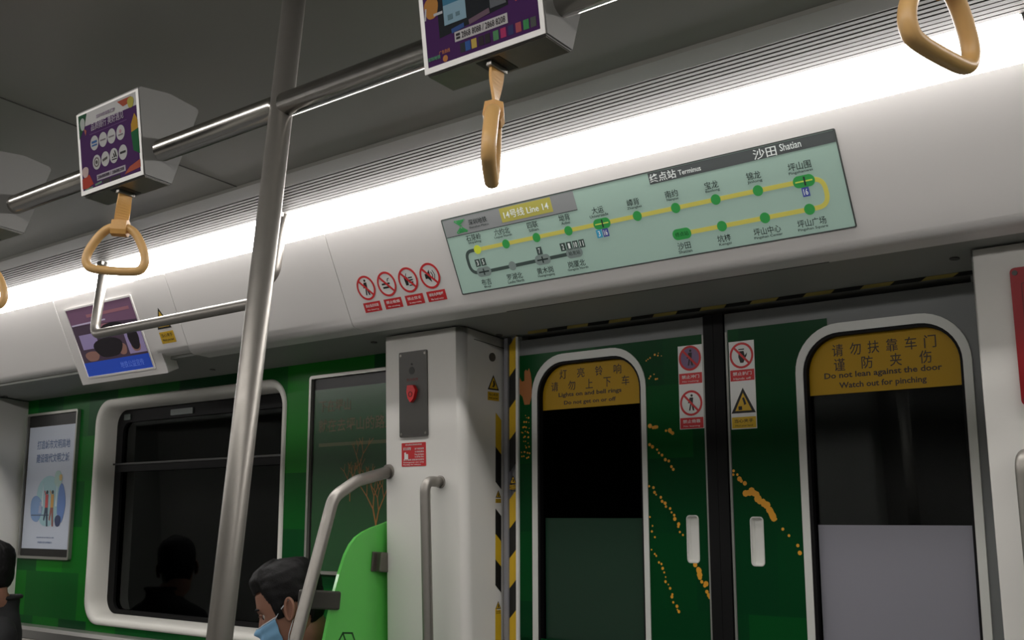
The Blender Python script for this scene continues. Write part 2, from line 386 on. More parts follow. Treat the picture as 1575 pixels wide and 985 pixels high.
# golden dots printed on the wrap
def dots(parent, pts, r0, r1, step, jit, name='gold_dots'):
    bm = bmesh.new(); P = [Vector((x, vz(z), 0)) for x, z in pts]; tot = 0
    for a, b in zip(P, P[1:]):
        L = (b - a).length; n = max(1, int(L / step))
        for i in range(n):
            if any(abs(a.lerp(b, i / n).x - h[0]) < .026 and vz(h[1]) - .006 < a.lerp(b, i / n).y < vz(h[2]) + .006 for h in HANDLES.values()): continue
            p = a.lerp(b, i / n) + Vector((random.uniform(-jit, jit), random.uniform(-jit, jit), 0)); rr = random.uniform(r0, r1) * 1.15
            vs = [bm.verts.new((p.x + rr * math.cos(k * math.pi / 4), p.y + rr * math.sin(k * math.pi / 4), .0016 + random.uniform(0, .0003))) for k in range(8)]
            bm.faces.new(vs)
    return lab(link(name, bm_mesh(bm), GOLD, parent), 'golden printed dots')
dots(d1, [(-1.667, 1.629), (-1.636, 1.606), (-1.610, 1.578), (-1.583, 1.548)], .0025, .005, .012, .003)
dots(d1, [(-1.670, 1.517), (-1.625, 1.468), (-1.591, 1.424), (-1.565, 1.372)], .0025, .0048, .010, .004)
dots(d1, [(-1.561, 1.375), (-1.552, 1.340), (-1.526, 1.291), (-1.500, 1.245), (-1.488, 1.222)], .004, .0075, .008, .005)
dots(d1, [(-1.669, 1.346), (-1.645, 1.315), (-1.62, 1.254), (-1.583, 1.173)], .002, .0042, .011, .004)
dots(d1, [(-1.672, 1.43), (-1.665, 1.39), (-1.652, 1.36)], .0015, .003, .014, .004)
dots(d1, [(-1.664, 1.678), (-1.650, 1.672), (-1.636, 1.676)], .004, .007, .006, .002)
dots(d1, [(-1.615, 1.664), (-1.604, 1.662), (-1.590, 1.650)], .003, .006, .006, .002)
dots(d2, [(-1.4165, 1.549), (-1.395, 1.525), (-1.375, 1.512)], .003, .006, .008, .004)
dots(d2, [(-1.378, 1.497), (-1.350, 1.488), (-1.318, 1.455), (-1.300, 1.425)], .005, .0085, .005, .006)
dots(d2, [(-1.300, 1.425), (-1.283, 1.403), (-1.264, 1.385), (-1.245, 1.362), (-1.234, 1.331)], .003, .0055, .016, .002)
dots(d1, [(-1.668, 1.858), (-1.655, 1.872), (-1.63, 1.88), (-1.615, 1.865)], .0012, .003, .008, .007, 'gold_scroll')
dots(d1, [(-1.665, 1.81), (-1.65, 1.815), (-1.635, 1.80)], .001, .0028, .006, .005, 'gold_scroll')
for zz in (1.73, 1.715, 1.70, 1.685, 1.67, 1.655, 1.64, 1.625, 1.61):
    dots(d1, [(-2.128 + .02 * random.random(), zz), (-2.088, zz - .006)], .0012, .003, .007, .003, 'gold_scroll')
lab(flat('gold_figure', [[(-2.131, vz(1.85)), (-2.122, vz(1.836)), (-2.112, vz(1.838)), (-2.112, vz(1.866)), (-2.106, vz(1.872)), (-2.1, vz(1.866)), (-2.094, vz(1.875)), (-2.088, vz(1.86)), (-2.0835, vz(1.835)), (-2.0835, vz(1.79)), (-2.092, vz(1.765)), (-2.112, vz(1.765)), (-2.12, vz(1.79)), (-2.131, vz(1.80))]], M('orange_print', (160, 98, 42), .45), d1, .0016), 'orange printed shape cut by the frame')
# yellow window stickers
def arch_sticker(x0, x1, z0, z1, r, label, lines):
    t = thing('warning_sticker', label, 'sticker', FW((x0 + x1) / 2, z0))
    wd = (x1 - x0) / 2; h = (z1 - z0) * cz
    L = [(-wd, 0), (wd, 0)] + [(wd - r + r * math.cos(R(a)), h - r + r * math.sin(R(a))) for a in range(0, 91, 9)] + [(-wd + r + r * math.cos(R(a)), h - r + r * math.sin(R(a))) for a in range(90, 181, 9)]
    link('yellow_film', shape([L], .001, -.015), M('yellow_film', (172, 134, 16), .5, spec=.25), t)
    for s_, x, y, ww, hh, bo in lines:
        if isinstance(s_, str) and len(s_) > 0: text('lettering', s_, x, y, ww, hh, M('sticker_text_brown', (44, 30, 6), .5), t, z=-.0137, bold=bo)
    return t
def spread(s_, x0, x1, y, hh, bo=.006): return [(c, x0 + (x1 - x0) * i / (len(s_) - 1), y, hh * .92, hh, bo) for i, c in enumerate(s_)]
arch_sticker(-2.0535, -1.6985, 1.745, 1.8755, .091, 'yellow arched warning sticker on the narrow left door window',
             spread('灯亮铃响', -.100, .095, .1035, .0285) + spread('请勿上下车', -.132, .122, .0685, .028) + [('Lights on and bell rings', -.005, .0405, .225, .016, .022), ('Do not get on or off', -.005, .0165, .185, .015, .022)])
arch_sticker(-1.1985, -.8225, 1.7295, 1.8715, .090, 'yellow arched warning sticker on the right door window',
             spread('请勿扶靠车门', -.110, .118, .1085, .031) + spread('谨防夹伤', -.107, .105, .0725, .031) + [('Do not lean against the door', -.003, .044, .290, .019, .022), ('Watch out for pinching', -.003, .0185, .215, .019, .022)])

# ------------------------------------------------------------------ prohibition signs
def person_glyph(s):
    return [circ(.06 * s, .62 * s, .11 * s, 10), [(-.12 * s, .46 * s), (.2 * s, .46 * s), (.16 * s, 0), (.28 * s, -.62 * s), (.14 * s, -.62 * s), (.02 * s, -.1 * s), (-.1 * s, -.62 * s), (-.22 * s, -.6 * s), (-.08 * s, 0), (-.28 * s, .1 * s), (-.3 * s, 0)]]
def glyph(kind, s):
    if kind == 'person': return person_glyph(s)
    if kind == 'smoke': return [rect(-.55 * s, -.05 * s, .35 * s, .1 * s), rect(-.5 * s, -.35 * s, .3 * s, -.2 * s), polyline([(.15 * s, .2 * s), (.2 * s, .4 * s), (.4 * s, .45 * s)], .06 * s)]
    if kind == 'drink': return [[(-.4 * s, .25 * s), (-.02 * s, .25 * s), (-.07 * s, -.42 * s), (-.35 * s, -.42 * s)], bar(-.2 * s, .25 * s, -.05 * s, .55 * s, .06 * s), rect(.05 * s, .12 * s, .5 * s, .22 * s), rect(.05 * s, -.08 * s, .5 * s, .02 * s), rect(.05 * s, -.28 * s, .5 * s, -.18 * s), rect(.0, -.5 * s, .45 * s, -.42 * s)]
    if kind == 'noise': return [[(-.5 * s, .2 * s), (-.25 * s, .2 * s), (.05 * s, .5 * s), (.05 * s, -.5 * s), (-.25 * s, -.2 * s), (-.5 * s, -.2 * s)], polyline([(.2 * s, .3 * s), (.32 * s, 0), (.2 * s, -.3 * s)], .07 * s), polyline([(.38 * s, .42 * s), (.54 * s, 0), (.38 * s, -.42 * s)], .06 * s)]
    if kind == 'hand': return [[(-.25 * s, .35 * s), (.2 * s, .35 * s), (.3 * s, -.1 * s), (.15 * s, -.6 * s), (-.12 * s, -.6 * s), (-.28 * s, -.1 * s)], rect(-.25 * s, .45 * s, .25 * s, .54 * s), [(.28 * s, -.05 * s), (.5 * s, .2 * s), (.44 * s, -.05 * s), (.3 * s, -.3 * s)]]
def prohibition(parent, x, y, r, kind, fill=None, z=.0012):
    lab(flat('sign_face', [circ(x, y, r * .95)], fill or WHT, parent, z - .0003, .0003), 'white disc')
    lab(flat('pictogram', [[(x + p, y + q) for p, q in L] for L in glyph(kind, r * .95)], BLK, parent, z + .0002), 'black pictogram')
    lab(flat('red_ring', [circ(x, y, r), circ(x, y, r * .83)], RED, parent, z + .0004), 'red ring')
    lab(flat('red_slash', [bar(x - r * .62, y + r * .62, x + r * .62, y - r * .62, r * .17)], RED, parent, z + .0006, .0003), 'red slash')
rows = [(-2.4315, 'person', '禁止乱扔垃圾', 'No littering', 'striding figure'), (-2.342, 'smoke', '禁止吸烟', 'No smoking', 'cigarette'), (-2.2525, 'drink', '禁止饮食', 'No eating or drinking', 'cup and food'), (-2.1645, 'noise', '请勿大声喧哗', 'No loud noise', 'loudspeaker')]
for x, kind, zh, en, what in rows:
    t = thing('prohibition_sign', 'round red no-entry style sign with a crossed out %s, on the white cove' % what, 'sign', FC(x, .130), 'red prohibition signs on the cove')
    t['label'] = 'red prohibition ring with crossed out %s on the white cove' % what
    prohibition(t, 0, 0, .0385, kind, z=.0008)
    lab(flat('caption_plate', [rect(-.036 + .003, -.0755, .039 + .001, -.045)], RED, t, .0004), 'red caption plate')
    text('lettering', zh, .0035, -.0555, .056, .0095, WHT, t, .001, bold=.008)
    text('lettering', en, .0035, -.0690, .048, .0058, WHT, t, .001)
def door_sign(x0, x1, z0, z1, label, items):
    t = thing('safety_sign', label, 'sign', FW((x0 + x1) / 2, (z0 + z1) / 2))
    wd = (x1 - x0) / 2; h = (z1 - z0) / 2 * cz
    lab(flat('sign_plate', [rect(-wd, -h, wd, h)], WHT, t, .0014), 'white plate')
    for it in items:
        if it[0] == 'p': prohibition(t, 0, it[1], .0345, it[2], it[3], .0022)
        elif it[0] == 'c':
            lab(flat('caption_plate', [rect(-wd + .002, it[1] - .0145, wd - .002, it[1] + .0145)], RED if it[2] == 'r' else TAPEY, t, .0019), 'red caption' if it[2] == 'r' else 'yellow caption')
            text('lettering', it[3], 0, it[1] + .0045, .054, .0095, WHT if it[2] == 'r' else BLK, t, .0024, bold=.008)
            text('lettering', it[4], 0, it[1] - .0085, .05, .005, WHT if it[2] == 'r' else BLK, t, .0024)
        elif it[0] == 't':
            y = it[1]
            lab(flat('warning_triangle', [[(-.035, y - .034), (.035, y - .034), (0, y + .032)], [(-.024, y - .028), (.024, y - .028), (0, y + .019)]], BLK, t, .0022), 'black triangle border')
            lab(flat('triangle_face', [[(-.026, y - .029), (.026, y - .029), (0, y + .021)]], YEL, t, .0018, .0003), 'yellow triangle')
            lab(flat('pictogram', [rect(-.014, y - .026, -.004, y - .016), bar(0, y + .006, .006, y - .012, .006), rect(.002, y - .014, .016, y - .009)], BLK, t, .0022), 'black pinched hand pictogram')
    return t
door_sign(-1.570, -1.495, 1.6635, 1.889, 'left of two tall safety signs, two red prohibition rings, left of the door gap',
          [('p', .078, 'person', M('sign_violet', (120, 95, 130), .5)), ('c', .023, 'r', '禁止冲门', 'No rushing'), ('p', -.044, 'person', None), ('c', -.0975, 'r', '禁止倚靠', 'No leaning')])
door_sign(-1.414, -1.3405, 1.6555, 1.885, 'right of two tall safety signs, red ring over yellow triangle, right of the door gap',
          [('p', .077, 'hand', None), ('c', .025, 'r', '禁止扒门', 'Hands off'), ('t', -.040), ('c', -.0985, 'y', '当心夹手', 'Mind your hand')])

# ------------------------------------------------------------------ hazard tapes
def joined(name, items, parent):
    bm = bmesh.new(); mats = []
    for loops, mat, z, d in items:
        if mat not in mats: mats.append(mat)
        me = shape(loops, d, z); n0 = len(bm.faces); bm.from_mesh(me); bm.faces.ensure_lookup_table()
        for f in bm.faces[n0:]: f.material_index = mats.index(mat)
        bpy.data.meshes.remove(me)
    me = bpy.data.meshes.new(name); bm.to_mesh(me); bm.free()
    return link(name, me, mats, parent)
def tape_v(parent_m, x0, x1, segs, slope, label, u_is_y=False):
    t = thing('hazard_tape', label, 'tape', parent_m)
    for a, b, kind in segs:                                 # a stretch of stripes a..b, kind = colour of its first stripe
        n = max(1, round((b - a) / .089)); h = (b - a) / n
        yl, bl = [], []
        for i in range(n):
            y0, y1 = a + i * h, a + (i + 1) * h
            (yl if (i + kind) % 2 == 0 else bl).append([(x0, y0), (x1, y0 + slope), (x1, y1 + slope), (x0, y1)])
        joined('tape_film', [(yl, TAPEY, .0006, .0004), (bl, BLK, .0006, .0005)], t)
    return t
def small_triangle(m, s, label, caption=True):
    t = thing('warning_sticker', label, 'sticker', m)
    lab(flat('triangle_border', [[(-s, -s * .8), (s, -s * .8), (0, s)]], BLK, t, .0005), 'black triangle')
    lab(flat('triangle_face', [[(-s * .74, -s * .64), (s * .74, -s * .64), (0, s * .7)]], YEL, t, .0009), 'yellow face')
    lab(flat('pictogram', [[(-.1 * s, .3 * s), (.12 * s, .3 * s), (.3 * s, -.15 * s), (.05 * s, -.5 * s), (-.25 * s, -.45 * s), (-.05 * s, -.2 * s)]], BLK, t, .0013), 'black pictogram')
    if caption:
        lab(flat('caption_plate', [rect(-s, -s * 2.05, s, -s * 1.05)], YEL, t, .0005), 'yellow caption plate')
        text('lettering', '当心夹手', 0, -s * 1.35, s * 1.6, s * .32, BLK, t, .001)
        text('lettering', 'Watch your hand', 0, -s * 1.78, s * 1.6, s * .26, BLK, t, .001)
    return t
JF = frame((-2.203, 2.552, 1.2), (0, -math.sin(0), 0), (0, 0, 1), (1, 0, 0))
def FJ(y, z):                                               # flank of the left pillar, looking along -X; leans with the door
    return frame((-2.2028, y - (z - 1.2) * math.tan(A5), z), (0, math.cos(A5), math.sin(A5)), (0, -math.sin(A5), math.cos(A5)), (1, 0, 0))
tape_v(FJ(2.569, 1.2), -.0, .026, [(.335, .545, 1)], -.022, 'black and yellow tape on the pillar flank, topmost piece')
tape_v(FJ(2.569, 1.2), -.0, .026, [(.030, .255, 1)], -.022, 'black and yellow tape on the pillar flank, middle piece')
tape_v(FJ(2.569, 1.2), -.0, .026, [(-.5, -.035, 0)], -.022, 'black and yellow tape on the pillar flank, lowest piece in view')
small_triangle(FJ(2.570 - .012, 1.830), .026, 'large triangular hand warning sticker on the pillar flank')
small_triangle(FJ(2.582, 1.4975), .0125, 'small triangular warning sticker between upper tapes on the pillar flank')
small_triangle(FJ(2.582, 1.172), .0125, 'small triangular warning sticker between lower tapes on the pillar flank')
tape_v(FW(0, 1.2), -2.1725, -2.1435, [(.366, .755, 1)], .03, 'upper black and yellow tape on the door jamb beside the green leaf')
tape_v(FW(0, 1.2), -2.1725, -2.1435, [(-.5, .285, 0)], .03, 'lower black and yellow tape on the door jamb beside the green leaf')
small_triangle(FW(-2.158, 1.541), .0135, 'small triangular warning sticker between the jamb tapes', True)
th = thing('hazard_tape', 'black and yellow tape along the top of the doorway under the soffit', 'tape', frame((0, 2.515, 1.9808), (1, 0, 0), (0, 1, 0), (0, 0, -1)))
th.matrix_basis = Matrix(((1, 0, 0, 0), (0, -1, 0, 2.515), (0, 0, -1, 1.9806), (0, 0, 0, 1)))
lo = {0: [], 1: []}
x = -2.10; i = 0
while x < -.74:
    lo[i % 2].append([(x, -.014), (x + .075, -.014), (x + .098, .014), (x + .023, .014)]); x += .075; i += 1
joined('tape_film', [(lo[0], M('tape_yellow_worn', (168, 150, 80), .5), .0006, .0004), (lo[1], BLK, .0006, .0005)], th)

# ------------------------------------------------------------------ fittings on the pillars
t = thing('alarm_panel', 'grey passenger alarm panel with red knob on the left pillar', 'panel', FP(-2.406, 1.788))
link('face_plate', shape([rrect(-.0605, -.132, .0605, .132, .005, 4)], .004, 0), M('panel_grey', (82, 80, 76), .5, noise_amt=.1, scale=60), t)
kb = link('alarm_knob', shape([[(-.014, .026), (.010, .026), (.021, .010), (.012, -.016), (-.001, -.027), (-.012, -.014), (-.017, .006)]], .012, .004), M('knob_red', (220, 38, 40), .4), t)
link('knob_recess', shape([circ(0, -.002, .0085), circ(0, -.002, .006)], .001, .016), M('dark_red', (110, 16, 20), .5), kb)
link('speaker_hole', shape([circ(-.004, .072, .012)], .0006, .004), M('speaker_dark', (52, 52, 50), .6), t)
link('indicator', shape([circ(-.004, .092, .0035)], .001, .004), BLK, t)
for sx in (-1, 1):
    for sy in (-1, 1): link('screw', shape([circ(sx * .052, sy * .122, .004)], .0012, .004), STEEL, t)
text('lettering', '紧急报警', -.002, .044, .05, .009, M('faded_red_print', (120, 52, 50), .5), t, .0042)
t = thing('notice', 'small red notice with white writing under the alarm panel', 'sign', FP(-2.409, 1.604))
link('notice_plate', shape([rrect(-.052, -.036, .052, .036, .002, 3)], .0008, 0), RED, t)
text('lettering', '紧急情况请按此按钮', 0, .030, .07, .005, WHT, t, .001)
text('lettering', '紧急报警', -.028, .018, .034, .009, WHT, t, .001)
lab(link('pictogram', shape([[(-.040, .006), (-.034, .008), (-.032, .002), (-.024, .002), (-.024, -.014), (-.040, -.014)]], .0004, .0009), WHT, t), 'white pointing hand')
for yy, a_, b_, s_ in ((.017, .005, .044, '按下按钮报警'), (.008, .005, .044, '与司机通话'), (0, .005, .044, 'Press the button'), (-.007, .005, .044, 'to call the driver'), (-.016, -.044, .044, '禁止动用 违者依法追究'), (-.024, -.044, .044, 'Emergency use only'), (-.031, -.044, .03, 'Penalty for misuse')):
    text('lettering', s_, (a_ + b_) / 2, yy, b_ - a_, .0055, WHT, t, .001)
t = thing('red_cabinet', 'red emergency cover plate on the right pillar at the photo edge', 'cover', FP(-.567, 1.782))
link('cover_plate', shape([rrect(-.080, -.143, .08, .143, .010, 5)], .012, 0), M('cover_red', (150, 14, 26), .42), t)
link('cover_groove', shape([rrect(-.060, -.120, .06, .11, .004, 4), rrect(-.058, -.118, .058, .108, .003, 4)], .0006, .0119), M('dark_red', (110, 16, 20), .5), t)
for sy in (-1, 1):
    for sx in (-1, 1): link('screw', shape([circ(sx * .070, sy * .132, .0055)], .002, .0115), DARKM, t)
def yp(z): return 2.44 - (z - 1.2) * math.tan(A7)
def pillar_handle(x, ztop, label):
    t = thing('grab_bar', label, 'handle', Matrix.Translation((x, yp(ztop), ztop)))
    path = [(0, .004, 0), (0, -.068, -.004), (0, yp(1.0) - yp(ztop) - .062, 1.0 - ztop), (0, yp(.62) - yp(ztop) - .062, .62 - ztop), (0, yp(.60) - yp(ztop) + .004, .60 - ztop)]
    link('grip_bar', tube(fillet(path, .045, 10), .0155, 20), STEEL, t, smooth=True)
    for z in (0, .60 - ztop):
        yy = yp(ztop + z) - yp(ztop)
        link('mount_flange', tube([(0, yy + .004, z), (0, yy - .006, z)], .0185, 20), STEEL, t)
pillar_handle(-2.297, 1.519, 'vertical steel grab handle on the left pillar beside the doors')
pillar_handle(-.640, 1.535, 'steel grab handle on the right pillar under the red cover')

# ------------------------------------------------------------------ seat bay wall, window, posters
wx0, wx1, wz0, wz1 = -4.565, -3.245, .985, 1.938
hole = rrect(wx0 + .012, vz(wz0) + .012, wx1 - .012, vz(wz1) - .012, .10, 10)
struct('wall_back', shape([rect(-5.21, vz(.02), -2.50, vz(1.985)), hole], .02, -.02), GREEN, WALL)
struct('wall_back_right', shape([rect(-.42, vz(.02), XR, vz(1.985))], .02, -.02), GREEN, WALL)
struct('wall_back_left', shape([rect(XL, vz(.02), -5.53, vz(1.985))], .02, -.02), GREEN, WALL)
win = bpy.data.objects.new('window_1', None); COL.objects.link(win); win.matrix_basis = WALL; win['kind'] = 'structure'; win['label'] = 'dark train window beside the seats'
# moulded frame: lofted from outer lip to the recessed opening
bm = bmesh.new(); dep = .085
steps = [(-.002, .0000, .105), (.000, .006, .103), (.008, .0075, .097), (.020, .004, .088), (.028, -.006, .08), (.034, -.03, .075), (.040, -dep, .07)]
loops_ = []
for off, z, r in steps:
    loops_.append([bm.verts.new((x, y, z)) for x, y in rrect(wx0 + off, vz(wz0) + off, wx1 - off, vz(wz1) - off, r, 10)])
for a, b in zip(loops_, loops_[1:]):
    for i in range(len(a)): bm.faces.new((a[i], a[(i + 1) % len(a)], b[(i + 1) % len(a)], b[i]))
link('window_frame', bm_mesh(bm), M('moulded_frame_white', (232, 230, 222), .4), win, smooth=True)
gi = (wx0 + .040, vz(wz0) + .040, wx1 - .040, vz(wz1) - .040, .07, 10)
lab(link('gasket', shape([rrect(*gi), rrect(gi[0] + .05, gi[1] + .018, gi[2] - .02, gi[3] - .055, .045, 10)], .012, -dep - .004), BLACKR, win), 'black rubber gasket')
zt = vz(1.655)
lab(link('transom_bar', shape([rect(gi[0] + .01, zt - .028, gi[2] - .01, zt + .004)], .014, -dep - .002), BLACKR, win), 'black bar between the panes')
link('transom_edge', shape([rect(gi[0] - .012, zt + .002, gi[2] + .0, zt + .010)], .016, -dep + .002), M('dark_edge', (48, 48, 46), .4), win)
link('pane', shape([rect(gi[0], gi[1], gi[2], zt - .01)], .004, -dep - .012), WGLASS, win)
link('pane', shape([rect(gi[0], zt - .01, gi[2], gi[3])], .004, -dep - .008), WGLASS, win)
for xx, w2 in ((gi[0] + .06, .05), (gi[0] + .42, .16)):
    link('window_latch', shape([rrect(xx, gi[3] - .045, xx + w2, gi[3] - .020, .004, 4)], .008, -dep + .006), M('latch_grey', (74, 84, 78), .4), win)
# silver ledge under the window
struct('trim_19', extr([(2.60, .955), (2.548, .95), (2.540, .935), (2.545, .90), (2.63, .90), (2.63, .955)], -5.20, -2.60), M('ledge_silver', (180, 178, 174), .3, .7), label='silver ledge below the window')

def poster_frame(x0, x1, z0, z1, label):
    t = thing('poster_frame', label, 'poster', FW((x0 + x1) / 2, (z0 + z1) / 2))
    a, h = (x1 - x0) / 2, (z1 - z0) / 2 * cz
    link('frame', shape([rrect(-a, -h, a, h, .012, 4), rrect(-a + .011, -h + .011, a - .011, h - .011, .006, 4)], .016, 0), M('silver_frame', (165, 165, 158), .3, .6), t)
    lab(link('backing_board', shape([rect(-a + .010, -h + .010, a - .010, h - .010)], .003, .001), M('black_board', (16, 15, 15), .4), t), 'black backing board')
    return t, a, h
t, a, h = poster_frame(-5.178, -4.708, 1.245, 1.914, 'pale framed poster with a city drawing left of the window')
sheet = link('poster_sheet', shape([rect(-a + .022, -h + .045, a - .030, h - .065)], .0015, .004), M('poster_paper', (196, 204, 218), .35), t)
def pf(nm, loops, rgb, z, ll=None):
    o = link(nm, shape(loops, .0004, z), M('ink_%d_%d_%d' % rgb, rgb, .4), sheet)
    if ll: lab(o, ll)
BLU = M('ink_blue_text', (96, 118, 160), .4)
text('lettering', '打造城市文明高地', .02, .185, .30, .042, BLU, sheet, .006, bold=.01)
text('lettering', '建设现代文明之城', .02, .122, .30, .042, BLU, sheet, .006, bold=.01)
def blob(x, y, rx, ry, n=24, k=.08, sd=0): return [(x + rx * math.cos(2 * math.pi * i / n) * (1 + k * math.sin(3 * i * 2 * math.pi / n + sd)), y + ry * math.sin(2 * math.pi * i / n) * (1 + k * math.cos(2 * i * 2 * math.pi / n + sd))) for i in range(n)]
pf('drawing_cloud', [blob(.005, -.075, .105, .125)], (158, 196, 204), .0060, 'pale teal cloud shape')
pf('drawing_cloud', [blob(-.100, -.11, .055, .062, sd=1)], (128, 160, 204), .0064, 'blue bush shape')
pf('drawing_cloud', [blob(.125, -.085, .036, .085, sd=2)], (100, 132, 192), .0064, 'blue tree shape')
pf('drawing_cloud', [blob(.085, .025, .036, .036, sd=2)], (166, 196, 190), .0064)
pf('drawing_cloud', [blob(.105, -.165, .026, .028)], (52, 66, 104), .0068)
pf('drawing_sun', [blob(.108, .03, .013, .016)], (206, 176, 110), .0068)
for xx, c1, c2 in ((-.005, (205, 82, 84), (52, 66, 88)), (.045, (212, 160, 84), (150, 90, 80))):
    pf('drawing_figure', [circ(xx, -.035, .009, 10)], (44, 44, 54), .0072)
    pf('drawing_figure', [[(xx - .012, -.045), (xx + .012, -.045), (xx + .014, -.105), (xx - .012, -.105)], bar(xx - .01, -.05, xx - .024, -.028, .007)], c1, .0072, 'small drawn figure')
    pf('drawing_figure', [[(xx - .012, -.105), (xx + .014, -.105), (xx + .022, -.19), (xx + .010, -.19), (xx, -.125), (xx - .012, -.165), (xx - .02, -.16)]], c2, .0072)
pf('drawing_figure', [circ(-.058, -.085, .008, 10), [(-.07, -.095), (-.048, -.095), (-.044, -.13), (-.074, -.13)]], (168, 176, 204), .0072)
pf('drawing_ground', [rect(-.14, -.142, .02, -.136)], (92, 112, 140), .0070)
for xx in (-.045, .08): pf('drawing_spire', [[(xx - .008, -.10), (xx + .008, -.10), (xx, .012)]], (214, 224, 230), .0066)
text('lettering', '共建共享文明城市', .0, -.262, .13, .009, BLU, sheet, .006)
text('lettering', '深圳市文明办宣', .0, -.240, .16, .006, BLU, sheet, .006)
t, a, h = poster_frame(-3.102, -2.60, 1.238, 1.930, 'dark green framed poster with a golden tree behind the slanted handrail')
sheet = link('poster_sheet', shape([rect(-a + .022, -h + .012, a - .02, h - .052)], .0015, .004), M('poster_green', (34, 82, 44), .22), t)
GP = M('poster_gold', (96, 80, 42), .4)
text('lettering', '下在坪山', -.120, .235, .165, .042, GP, sheet, .006, bold=.008)
text('lettering', '就在去坪山的路上', -.010, .165, .385, .046, GP, sheet, .006, bold=.008)
lab(link('gold_rule', shape([rect(-.20, .092, .20, .104)], .0004, .0058), M('dull_gold', (84, 92, 46), .4), sheet), 'dull golden rule')
bm = bmesh.new()
def branch(p, ang, L, wd, k):
    q = (p[0] + L * math.sin(ang), p[1] + L * math.cos(ang))
    loop = bar(p[0], p[1], q[0], q[1], wd); bm.faces.new([bm.verts.new((x, y, .0062 + random.uniform(0, .0004))) for x, y in loop])
    if k:
        for s_ in (-1, 1):
            branch(q, ang * .6 + s_ * random.uniform(.15, .55), L * random.uniform(.66, .9), wd * .78, k - 1)
branch((.105, -.190), -.28, .066, .0065, 5); branch((.100, -.185), .25, .055, .006, 3); branch((.02, -.03), -.1, .05, .004, 3); branch((-.03, -.10), .0, .045, .004, 3)
lab(link('golden_tree', bm_mesh(bm), M('tree_gold', (158, 104, 40), .4), sheet), 'golden printed branches')

# ------------------------------------------------------------------ display on the cove
t = thing('video_display', 'video screen in a white housing on the cove above the window', 'screen', FC(-3.88, .1275))
link('housing', shape([rrect(-.302, -.170, .302, .1895, .004, 5)], .05, -.052), WHITE, t)
lab(link('screen_rim', shape([rrect(-.239, -.147, .239, .144, .004, 3), rect(-.231, -.139, .231, .137)], .004, -.0005), WHITE, t), 'white rim')
def tvm(rgb): return M('screen_%d_%d_%d' % rgb, rgb, .25, emit=.22, spec=.3)
def scr(nm, loops, rgb, z, ll=None):
    o = link(nm, shape(loops, .0002, z), tvm(rgb), t)
    if ll: lab(o, ll)
scr('screen_image', [rect(-.233, -.14, .233, .139)], (58, 46, 58), .0004, 'dark picture area')
scr('screen_image', [[(-.233, .072), (.233, .052), (.233, .139), (-.233, .139)]], (92, 66, 86), .0008, 'mauve picture band')
scr('screen_image', [rect(-.233, -.14, .233, -.083)], (34, 62, 150), .0010, 'blue caption band')
scr('screen_image', [bar(-.225, .072, .02, .074, .006)], (150, 140, 160), .0012, 'pale streak')
scr('screen_patch', [rect(-.20, -.03, -.08, .03)], (118, 106, 138), .0012, 'lilac patch on the left'); scr('screen_patch', [rect(.110, -.075, .225, .035)], (118, 106, 138), .0012, 'lilac patch on the right')
for L_, nm_ in ((blob(.165, -.02, .035, .045), 'dark head at the right'), (blob(-.02, -.035, .10, .042), 'dark shape in the middle'), (blob(.05, .035, .075, .025), 'dark shape above')):
    scr('screen_figure', [L_], (26, 22, 26), .0016, nm_)
for L_ in (blob(.165, -.05, .03, .02), blob(-.15, -.06, .05, .022), blob(.07, -.05, .03, .025)):
    scr('screen_skin_blur', [L_], (112, 82, 74), .0014, 'skin toned blur')
scr('screen_streaks', [bar(-.1, .1, .2, .1, .012), bar(-.05, .055, .05, .05, .014)], (120, 80, 88), .0014)
text('lettering', '地铁公益宣传', .10, -.112, .16, .026, tvm((80, 104, 180)), t, .0016)
# yellow triangle beside it
s = small_triangle(FC(-3.503, .158), .044, 'yellow electric shock triangle on the cove right of the video screen')

# ------------------------------------------------------------------ route map display
t = thing('route_map', 'long lit route map display with a yellow metro line over the doors', 'route map', FC(-1.488, .1675))
link('frame', shape([rrect(-.5765, -.1085, .5765, .1105, .004, 4), rrect(-.5735, -.1055, .5735, .1075, .003, 4)], .004, -.002), M('map_frame', (74, 78, 76), .4), t)
def lcd(rgb, e=.13): return M('lcd_%d_%d_%d' % rgb, rgb, .22, emit=e, spec=.45)
link('display_panel', shape([rect(-.574, -.106, .574, .108)], .002, -.001), lcd((146, 170, 158)), t)
lab(flat('header_band', [rect(-.572, .058, -.120, .1065)], lcd((126, 128, 128)), t, .0012), 'grey header band')
lab(flat('header_line', [rect(-.572, .0565, -.120, .0585)], lcd((50, 54, 54)), t, .0014), 'dark line under header')
lab(flat('terminus_band', [[(.104, .0785), (.573, .0815), (.573, .1065), (.104, .1065)]], lcd((74, 78, 78)), t, .0012), 'dark terminus band')
lab(flat('line_badge', [rect(-.366, .066, -.194, .1045)], lcd((160, 154, 76)), t, .0015), 'yellow line badge')
TXD, TXW = lcd((40, 48, 46)), lcd((206, 212, 208))
text('lettering', '14号线 Line 14', -.280, .0850, .150, .022, TXW, t, .002, bold=.006)
LG = lcd((56, 132, 76))
lab(flat('metro_logo', [polyline([(-.530, .0985), (-.510, .083), (-.510, .079), (-.530, .0645)], .006, r=.01), polyline([(-.492, .0985), (-.512, .083), (-.512, .079), (-.492, .0645)], .006, r=.01), rect(-.526, .0945, -.496, .099), rect(-.526, .0640, -.496, .0685), circ(-.511, .0815, .004, 8)], LG, t, .0016), 'green hourglass logo')
text('lettering', '深圳地铁', -.448, .0865, .066, .0155, TXD, t, .002, bold=.006)
text('lettering', 'Shenzhen Metro', -.448, .0725, .070, .0055, TXD, t, .002)
